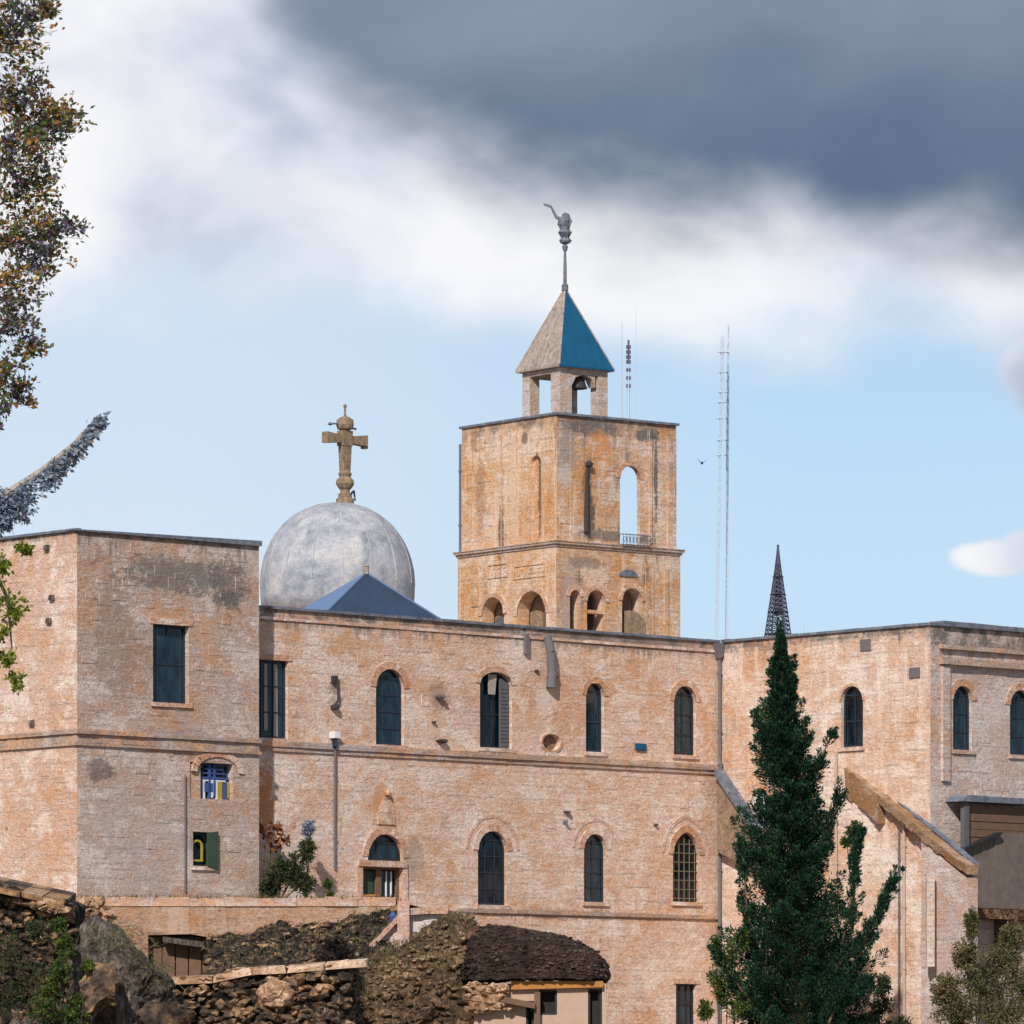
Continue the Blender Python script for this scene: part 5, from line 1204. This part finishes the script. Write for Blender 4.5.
# --- broadleaf tree at the left edge
YT_ = 92.0; kt = YT_ / FPX
tb = Vector((W(-210, 0, YT_).x, YT_, -1.0))
tree = thing('broadleaf_tree', 'sparse autumn broadleaf tree reaching in from the left edge over the block', 'tree', tb)
lv = MB(); tg = MB(); lm = MB(); bg = MB(); tk = MB()
z_of = lambda py: (HY - py) * kt
trunk_pts = [tb + Vector((0, 0, 0)), tb + Vector((.1, 0, 3)), Vector((W(-190, 0, YT_).x, YT_, z_of(800))), Vector((W(-175, 0, YT_).x, YT_ + .2, z_of(560))), Vector((W(-160, 0, YT_).x, YT_, z_of(300))), Vector((W(-150, 0, YT_).x, YT_, z_of(60))), Vector((W(-150, 0, YT_).x, YT_, z_of(-160)))]
tk.path(trunk_pts, .34, .07, 10)
cl = [(14, 30, 42, 46), (-40, 10, 60, 60), (20, 92, 34, 38), (48, 122, 34, 36), (62, 118, 30, 20), (22, 150, 44, 34), (30, 190, 38, 30), (66, 226, 26, 14), (26, 232, 44, 30), (46, 258, 30, 26), (18, 285, 30, 28), (14, 322, 28, 26), (34, 346, 15, 12), (10, 375, 22, 26), (26, 392, 14, 14), (-4, 412, 16, 22), (44, 8, 14, 14)]
for px, py, rx, ry in cl:
    c = W(px, py, YT_ + U(-.5, .5)); t_ = Vector((W(-165, 0, YT_).x, YT_, min(z_of(py + 90), z_of(-150)))); mid = c.lerp(t_, .5) + rv() * .3
    tk.path([t_, mid, c.lerp(mid, .25)], .07, .018, 6)
    spray(lv, tg, c, (rx * kt * 1.18, max(rx, ry) * kt * .9, ry * kt * 1.18), int(rx * ry / 22) + 16, 9, .095, .032, c.lerp(mid, .25), .006, .9)
for _ in range(40):   # rest of the crown, outside the frame
    py = U(-200, 520); px = U(-330, -60); c = W(px, py, YT_ + U(-3, 3)); spray(lv, tg, c, (.9, .9, .8), 14, 34, .10, .03, None, .01, .5)
    t_ = Vector((W(-165, 0, YT_).x, YT_, z_of(min(700, py + 100)))); tk.path([t_, c.lerp(t_, .5) + rv() * .2, c], .06, .02, 5)
# lower boughs
a0 = W(-170, 620, YT_); pts = [a0, W(-70, 560, YT_), W(0, 498, YT_), W(40, 472, YT_), W(72, 446, YT_), W(99, 416, YT_)]
lb = MB(); lb.path(pts, .09, .03, 8)
for _ in range(300):
    t = U(1.6, 5); i = min(4, int(t)); p = pts[i].lerp(pts[i+1], t - i); w = .30 * math.sin(max(.08, min(1, (5 - t) / 3)) * 2.2)
    for k in range(5): leaf(bg, p + Vector((U(-.05, .12), U(-.2, .2), -abs(U(-.2, 1.1)) * w)) + rv() * .04, Vector((U(0, 1), U(-.5, .5), U(-.6, .5))), U(.07, .15), .03)
for px, py, rx, ry in ((8, 500, 22, 22), (22, 512, 16, 14), (4, 525, 18, 14)): spray(bg, tg, W(px, py, YT_), (rx * kt, .4, ry * kt), 16, 26, .075, .022, None, .007)
a1 = [W(-170, 700, YT_), W(-80, 640, YT_), W(-10, 560, YT_), W(8, 600, YT_), W(12, 650, YT_)]; tk.path(a1, .07, .012, 7)
for px, py, rx, ry in ((2, 565, 14, 18), (6, 600, 20, 24), (16, 612, 14, 14), (0, 640, 14, 22), (8, 660, 16, 12), (16, 684, 9, 12), (-20, 620, 30, 50), (24, 549, 8, 3)): spray(lm, tg, W(px, py, YT_), (rx * kt, .35, ry * kt), 9, 22, .08, .026, None, .006)
tk.build('trunk', M['bark'], tree, smooth=True); lb.build('bough', M['palewood'], tree, smooth=True); tg.build('twigs', M['bark'], tree)
lv.build('crown', M['broad'], tree); lm.build('lime_foliage', M['lime'], tree); bg.build('blue_grey_foliage', M['bluegrey'], tree)

# --- cypress
YC = 147.0; kc = YC / FPX
cb = Vector((W(800, 0, YC).x, YC, -1.0))
cyp = thing('conifer_tree', 'tall dark green cypress standing in front of the right wing', 'tree', cb)
lf = MB(); ck = MB()
def axis(py): return W(lerp(779, 802, max(0, (py - 618) / 400)), py, YC)
ck.path([cb, axis(1000), axis(850), axis(720), axis(640)], .13, .015, 8)
outl = [(616, 1, 1), (632, 7, 7), (650, 14, 14), (690, 20, 16), (710, 32, 26), (740, 38, 38), (770, 36, 38), (800, 32, 34), (830, 60, 40), (860, 66, 46), (890, 66, 52), (915, 64, 58), (940, 74, 66), (970, 82, 76), (1000, 88, 84), (1040, 86, 84), (1100, 70, 70)]
def rad2(py):
    for (a, l0, r0), (b, l1, r1) in zip(outl, outl[1:]):
        if py <= b: t = (py - a) / (b - a); return lerp(l0, l1, t) * kc, lerp(r0, r1, t) * kc
    return 1, 1
def plume(mb, p0, p1, w, n, ls=.1):
    """an upswept spray of cypress scale-leaf twigs, fat in the middle and pointed at the tip"""
    d = p1 - p0; L = d.length; dn = d.normalized(); a = dn.orthogonal().normalized(); b = dn.cross(a)
    for _ in range(n):
        t = R() ** .8; r = w * (math.sin(min(1, t * 1.15 + .12) * math.pi) ** .6 if t < .8 else (1 - t) * 3.2) * (U(.25, 1)); an = U(0, 6.283)
        off = (a * math.cos(an) + b * math.sin(an)); p = p0 + d * t + off * r
        leaf(mb, p, dn * .9 + off * .8 + Vector((0, 0, .35)) + rv() * .35, ls * U(.6, 1.5), ls * U(.14, .26))
nb = 760
for i in range(nb):
    py = 1100 - (1100 - 622) * ((i + R()) / nb) ** 1.0; rl, rr_ = rad2(py - 12); an = U(0, 6.283); ca, sa = math.cos(an), math.sin(an)
    rad_ = (rr_ if ca > 0 else rl); rr2 = U(.35, 1.05) * (rad_ * abs(ca) + (rl + rr_) / 2 * (1 - abs(ca)))
    p0 = axis(py + 14); p1 = p0 + Vector((ca * rr2, sa * rr2, 0)) + Vector((0, 0, .15 + rr2 * U(.45, .9)))
    ck.path([p0, p0.lerp(p1, .55)], .02, .008, 4)
    plume(lf, p0.lerp(p1, .25), p1, .10 + rr2 * .20, int(80 + rr2 * 190), .085)
for i in range(26): # leader
    py = U(618, 700); p0 = axis(py + 10); plume(lf, p0, p0 + Vector((U(-.08, .08), U(-.08, .08), .35)), .07 + (py - 618) * .0012, 60, .06)
def bigplume(pts, w, n):
    P_ = [W(x, y, YC + dy) for x, y, dy in pts]
    ck.path(P_, .06, .012, 6)
    for i in range(n):
        t = R() * (len(P_) - 1); k = min(len(P_) - 2, int(t)); c = P_[k].lerp(P_[k+1], t - k); ww = w * U(.5, 1.25) * (1 - .6 * t / (len(P_) - 1)); dn = (P_[k+1] - P_[k]).normalized()
        v = rv() * ww; plume(lf, c + v * .3, c + v + dn * U(.2, .55) + rv() * .15, U(.08, .17), 110, .085)
bigplume([(812, 1040, -.5), (835, 980, -.6), (851, 900, -.6), (858, 838, -.5)], .44, 80)
bigplume([(815, 1060, -.8), (845, 990, -.9), (870, 930, -.9), (894, 878, -.9)], .44, 74)
bigplume([(790, 1060, -.6), (765, 990, -.7), (748, 930, -.7), (742, 840, -.5)], .46, 70)
bigplume([(800, 1080, -1), (835, 1010, -1.1), (868, 985, -1.1)], .5, 50)
bigplume([(795, 1080, -1.1), (770, 1030, -1.2), (738, 985, -1.2), (722, 960, -1.2)], .46, 50)
bigplume([(800, 900, -.4), (825, 850, -.5), (838, 800, -.5)], .36, 30)
bigplume([(790, 800, 0), (815, 770, -.1), (832, 735, -.1)], .22, 16); bigplume([(790, 780, 0), (770, 750, .1), (757, 712, .1)], .2, 14)
ck.build('trunk', M['brownwood'], cyp); lf.build('crown', M['conifer'], cyp)
ot = MB(); oc = MB()
def shrub(name, label, cat, mat, Y, blobs, zb, n, ls, lw, group=None, nf=26, px0=None):
    px0 = px0 if px0 else blobs[0][0]; o = thing(name, label, cat, (W(px0, 0, Y).x, Y, zb), group); a = MB(); t = MB(); k = Y / FPX; root = Vector((W(px0, 0, Y).x, Y, zb))
    for px, py, rx, ry in blobs:
        c = W(px, py, Y + U(-.2, .2)); t.path([root, root.lerp(c, .5) + rv() * .1, c], .025, .01, 5)
        spray(a, t, c, (rx * k, min(rx, ry) * k * 1.1, ry * k), n, nf, ls, lw, None, .006, .6)
    t.build('stem', M['bark'], o); a.build('foliage', mat, o); return o
shrub('olive_shrub', 'pale green loose shrub at the left foot of the cypress', 'shrub', M['bright'], 146.0, [(728, 960, 20, 26), (718, 985, 14, 22), (742, 940, 12, 16), (735, 1005, 22, 20), (716, 945, 8, 12), (705, 1010, 8, 12)], -1, 26, .09, .024, nf=24)
shrub('young_conifer', 'slim bushy sapling with yellow-green tip right of the cypress, below the white vent', 'shrub', M['bright'], 150.5, [(853, 832, 9, 7), (858, 828, 7, 6), (847, 842, 6, 6)], 4.2, 20, .08, .022)
shrub('dry_bush', 'olive brown dry bush in the lower right corner', 'shrub', M['dry'], 150.0, [(980, 985, 40, 28), (1005, 960, 30, 26), (955, 1010, 26, 26), (1000, 1015, 36, 24), (965, 955, 14, 18), (945, 990, 16, 18), (1025, 990, 26, 36), (972, 925, 6, 20), (1012, 935, 16, 14)], -1, 80, .085, .02, nf=40)
shrub('green_bush', 'low dark green bush between the cypress and the dry bush', 'shrub', M['shrub'], 148.5, [(880, 1005, 18, 16), (868, 1020, 18, 16), (884, 985, 8, 12), (900, 1025, 14, 10)], -1, 34, .085, .022)
shrub('terrace_bush', 'bushy dark shrub on the terrace against the left block', 'shrub', M['shrub'], 148.8, [(277, 872, 17, 20), (293, 868, 20, 18), (302, 884, 16, 11), (270, 888, 12, 9), (308, 850, 8, 12)], 4.86, 46, .085, .022, nf=30)
shrub('small_tree', 'thin blue green sapling standing behind the terrace bush', 'shrub', M['bluegrey'], 150.0, [(307, 832, 6, 11), (310, 826, 5, 7), (305, 846, 6, 9)], 4.86, 16, .08, .02, px0=306)
shrub('flower_pot_plant', 'small clipped shrub on a green stem left of the arched door', 'shrub', M['bright'], 148.0, [(329, 884, 6, 6), (330, 896, 3, 8)], 4.86, 22, .07, .02, nf=20)
shrub('ivy', 'yellow green ivy climbing the left flank of the large boulder', 'ivy', M['bright'], 117.3, [(66, 945, 10, 16), (60, 970, 12, 14), (52, 990, 16, 14), (45, 1010, 22, 14), (85, 1000, 20, 12), (72, 1016, 22, 10), (60, 925, 8, 8), (88, 965, 5, 5)], .2, 26, .075, .022, nf=26)
shrub('dark_bush', 'dark tangled bush hanging over the ruined outbuilding at the left edge', 'shrub', M['shrub'], 120.6, [(10, 950, 34, 30), (38, 985, 26, 34), (2, 1000, 30, 26), (40, 930, 16, 16)], -1, 34, .075, .018, nf=24)
shrub('dead_bush', 'blackish dead bush in the gap between bank and mound', 'shrub', leafmat('dead_twigs', ((0, (.012, .01, .012)), (.6, (.04, .03, .028)), (1, (.10, .07, .05)))), 132.0, [(342, 955, 14, 14), (352, 975, 10, 22), (356, 1005, 8, 22), (335, 945, 12, 8), (325, 962, 10, 10)], -.5, 34, .08, .018, nf=26)
# barrow and pots by the bush and door (orange things seen there)
def pot(px, py, Y, r, h, label, mat):
    p = W(px, py, Y); mb = MB(); mb.lathe((p.x, p.y, 4.86), [(r * .6, 0), (r, h), (r * 1.1, h), (r * 1.1, h + .05), (r * .9, h + .05)], 12)
    tag(mb.build('flower_pot', mat, None, weld=True), label, 'pot', 'pots on the terrace')
pot(372, 900, 150.6, .22, .34, 'orange clay pot standing in front of the arched door', M['orange'])
o = MB(); 
for px, py in ((262, 830), (272, 826), (280, 832), (268, 838), (285, 842), (275, 846)):
    c = W(px, py, 149.6); 
    for k in range(26): leaf(o, c + rv() * .16, rv(), U(.1, .2), .05)
fo = thing('creeper', 'orange and brown dry creeper on the wall above the terrace bush', 'plant', (W(270, 0, 149.6).x, 149.6, 4.86))
st_ = MB(); st_.path([(W(268, 0, 149.6).x, 149.6, 4.86), W(270, 860, 149.6), W(272, 832, 149.6)], .03, .015, 5); st_.build('stem', M['bark'], fo)
o.build('foliage', leafmat('orange_leaves', ((0, (.05, .04, .04)), (.5, (.2, .08, .04)), (1, (.5, .18, .04)))), fo)
# dry grass on mound, bank and walls
gr = MB()
for _ in range(900):
    px = U(355, 480); zt = (HY - mtop(px)) * k5; t = U(.1, 1); X = W(px, 0, Y5).x; a = t * math.pi / 2
    p = Vector((X, Y5 - 1.95 * math.cos(a), lerp(1.2, zt, math.sin(a) ** .55))); leaf(gr, p, Vector((U(-.5, .5), U(-.6, -.1), U(.5, 1))), U(.08, .2), .012)
for _ in range(1800):
    p = slope(U(0, 1), U(0, 1)); leaf(gr, p, Vector((U(-.5, .5), U(-.6, .1), 1)), U(.07, .2), .012)
for _ in range(500):
    x = U(-14, tx1); leaf(gr, Vector((x, YT + U(-.1, .6), 4.9)), Vector((U(-.5, .5), U(-.4, .1), 1)), U(.05, .16), .014)
for _ in range(900):   # dead stems lying over the large boulder
    a = U(0, 6.28); c = pos(116 + 62 * math.cos(a) * U(.2, 1), 985 - abs(math.sin(a)) * 66 * U(.6, 1), Y4 - 1.15 + .9 * R()); leaf(gr, Vector(c), Vector((U(-.4, 1), U(-.3, .3), U(-.9, .4))), U(.10, .32), .008)
tag(gr.build('dry_grass', M['dry']), 'thin dry grass on the banks and walls', 'grass', kind='stuff')

# ================================================================== light, sky, camera
SUN_EL, SX, SYv = 36.0, -.24, -.971
az = math.atan2(SX, SYv)         # direction towards the sun in plan, from +Y clockwise
sun = bpy.data.lights.new('sun', 'SUN'); sun.energy = 3.3; sun.angle = math.radians(1.2); sun.color = (1, .93, .84)
so = bpy.data.objects.new('sun', sun); COL.objects.link(so)
el = math.radians(SUN_EL); dirv = Vector((SX * math.cos(el), SYv * math.cos(el), math.sin(el)))
so.rotation_euler = dirv.to_track_quat('Z', 'Y').to_euler()
w = bpy.data.worlds.new('World'); scene.world = w; w.use_nodes = True; t = NT(w.node_tree)
sky = t.n('ShaderNodeTexSky', sky_type='NISHITA', sun_disc=False); sky.sun_elevation = el; sky.sun_rotation = az; sky.altitude = 600; sky.air_density = 1.0; sky.dust_density = .6; sky.ozone_density = 1.5
tc = t.n('ShaderNodeTexCoord').outputs['Generated']; sp_ = t.n('ShaderNodeSeparateXYZ'); t.l(tc, sp_.inputs[0])
ya = t.math('MAXIMUM', t.math('ABSOLUTE', sp_.outputs[1]), .12)
A = t.math('DIVIDE', t.math('MULTIPLY', sp_.outputs[0], 5.6), ya)           # azimuth and height over the skyline
Bv = t.math('DIVIDE', t.math('MULTIPLY', sp_.outputs[2], 5.6), ya)
cb_ = t.n('ShaderNodeCombineXYZ'); t.l(A, cb_.inputs[0]); t.l(Bv, cb_.inputs[1]); V = cb_.outputs[0]
def crv(x, pts, lo, hi):         # piecewise function through a float curve
    m = t.n('ShaderNodeMapRange'); t.l(x, m.inputs[0]); m.inputs[1].default_value = lo; m.inputs[2].default_value = hi
    c = t.n('ShaderNodeFloatCurve'); cm = c.mapping.curves[0]
    q = [((a - lo) / (hi - lo), b) for a, b in pts]
    cm.points[0].location = q[0]; cm.points[1].location = q[-1]
    for z in q[1:-1]: cm.points.new(*z)
    c.mapping.update(); t.l(m.outputs[0], c.inputs[1]); return c.outputs[0]
n1 = t.math('SUBTRACT', t.noise(t.scale(V, (1, 1.6, 1)), 2.3, 5, .5, .3), .5); n2 = t.math('SUBTRACT', t.noise(t.scale(V, (1, 1.5, 1), (3, 1, 2)), 6, 4, .5, .2), .5)
n3 = t.noise(t.scale(V, (1, 1.4, 1), (7, 4, 2)), 3.6, 4, .48, .3)
wob = t.math('ADD', t.math('MULTIPLY', n1, .17), t.math('MULTIPLY', n2, .13))
Bw = t.math('ADD', Bv, wob)
# lower edge of the bright cloud, as height over the horizon in units of 10 degrees or so
edge = crv(A, [(-1, .30), (-.52, .30), (-.4, .34), (-.25, .36), (-.1, .32), (.1, .30), (.3, .285), (.42, .31), (.5, .27), (1, .3)], -1, 1)
cloud = t.smooth(t.math('SUBTRACT', Bw, t.math('ADD', edge, .46)), -.055, .065)
dk = crv(A, [(-1, .98), (-.42, .93), (-.30, .72), (-.2, .53), (-.08, .44), (.05, .385), (.2, .355), (.5, .35), (1, .36)], -1, 1)
dark = t.smooth(t.math('SUBTRACT', Bw, t.math('ADD', dk, .45)), -.02, .13)
def ell(cx, cy, rx, ry):
    dx = t.math('DIVIDE', t.math('SUBTRACT', A, (cx - CX) / 1000), rx / 1000); dy = t.math('DIVIDE', t.math('SUBTRACT', Bv, (HY - cy) / 1000), ry / 1000)
    d = t.math('ADD', t.math('MULTIPLY', dx, dx), t.math('MULTIPLY', dy, dy)); return t.smooth(t.math('ADD', d, t.math('ADD', t.math('MULTIPLY', n2, 3.0), t.math('MULTIPLY', n1, 4.0))), 1.35, .35)
small = t.math('MAXIMUM', t.math('MAXIMUM', ell(1000, 557, 46, 17), ell(1035, 548, 36, 22)), t.math('MAXIMUM', ell(1030, 372, 30, 46), ell(1045, 400, 34, 30)))
cloud = t.math('MAXIMUM', cloud, small)
skyc = t.mix(t.math('ADD', t.math('MULTIPLY', t.smooth(Bv, .9, .35), .45), .25), sky.outputs[0], (4.9, 6.7, 8.9))
skyc = t.mix(t.math('MULTIPLY', t.smooth(A, .32, -.35), .65), skyc, (6.7, 7.6, 8.8))
white = t.ramp(n3, ((.32, (4.7, 5.2, 6.6)), (.42, (6.8, 7.1, 8.0)), (.52, (8.3, 8.3, 8.7)), (.62, (9.2, 9.1, 9.2))))
dcol = t.ramp(t.math('ADD', t.math('MULTIPLY', n3, .6), t.math('MULTIPLY', t.smooth(Bv, .85, 1.12), .4)), ((.28, (.95, 1.4, 2.2)), (.45, (1.35, 1.85, 2.7)), (.62, (1.95, 2.45, 3.35)), (.85, (2.7, 3.2, 4.2))))
cc = t.mix(dark, white, dcol)
fin = t.mix(t.math('MULTIPLY', cloud, .95), skyc, cc)
bgd = t.n('ShaderNodeBackground'); t.l(fin, bgd.inputs[0]); bgd.inputs[1].default_value = .088
ow = t.n('ShaderNodeOutputWorld'); t.l(bgd.outputs[0], ow.inputs[0])

cam = bpy.data.cameras.new('camera'); cam.sensor_width = 36; cam.lens = 36 * FPX / 1024; cam.shift_y = (HY - 512) / 1024; cam.clip_start = .5; cam.clip_end = 9000
camo = bpy.data.objects.new('camera', cam); COL.objects.link(camo); camo.rotation_euler = (math.pi / 2, 0, 0); scene.camera = camo
vs = scene.view_settings; vs.view_transform = 'Standard'; vs.look = 'None'; vs.exposure = .26; vs.gamma = 1
for o in bpy.data.objects:
    if 'wc' in o: del o['wc']
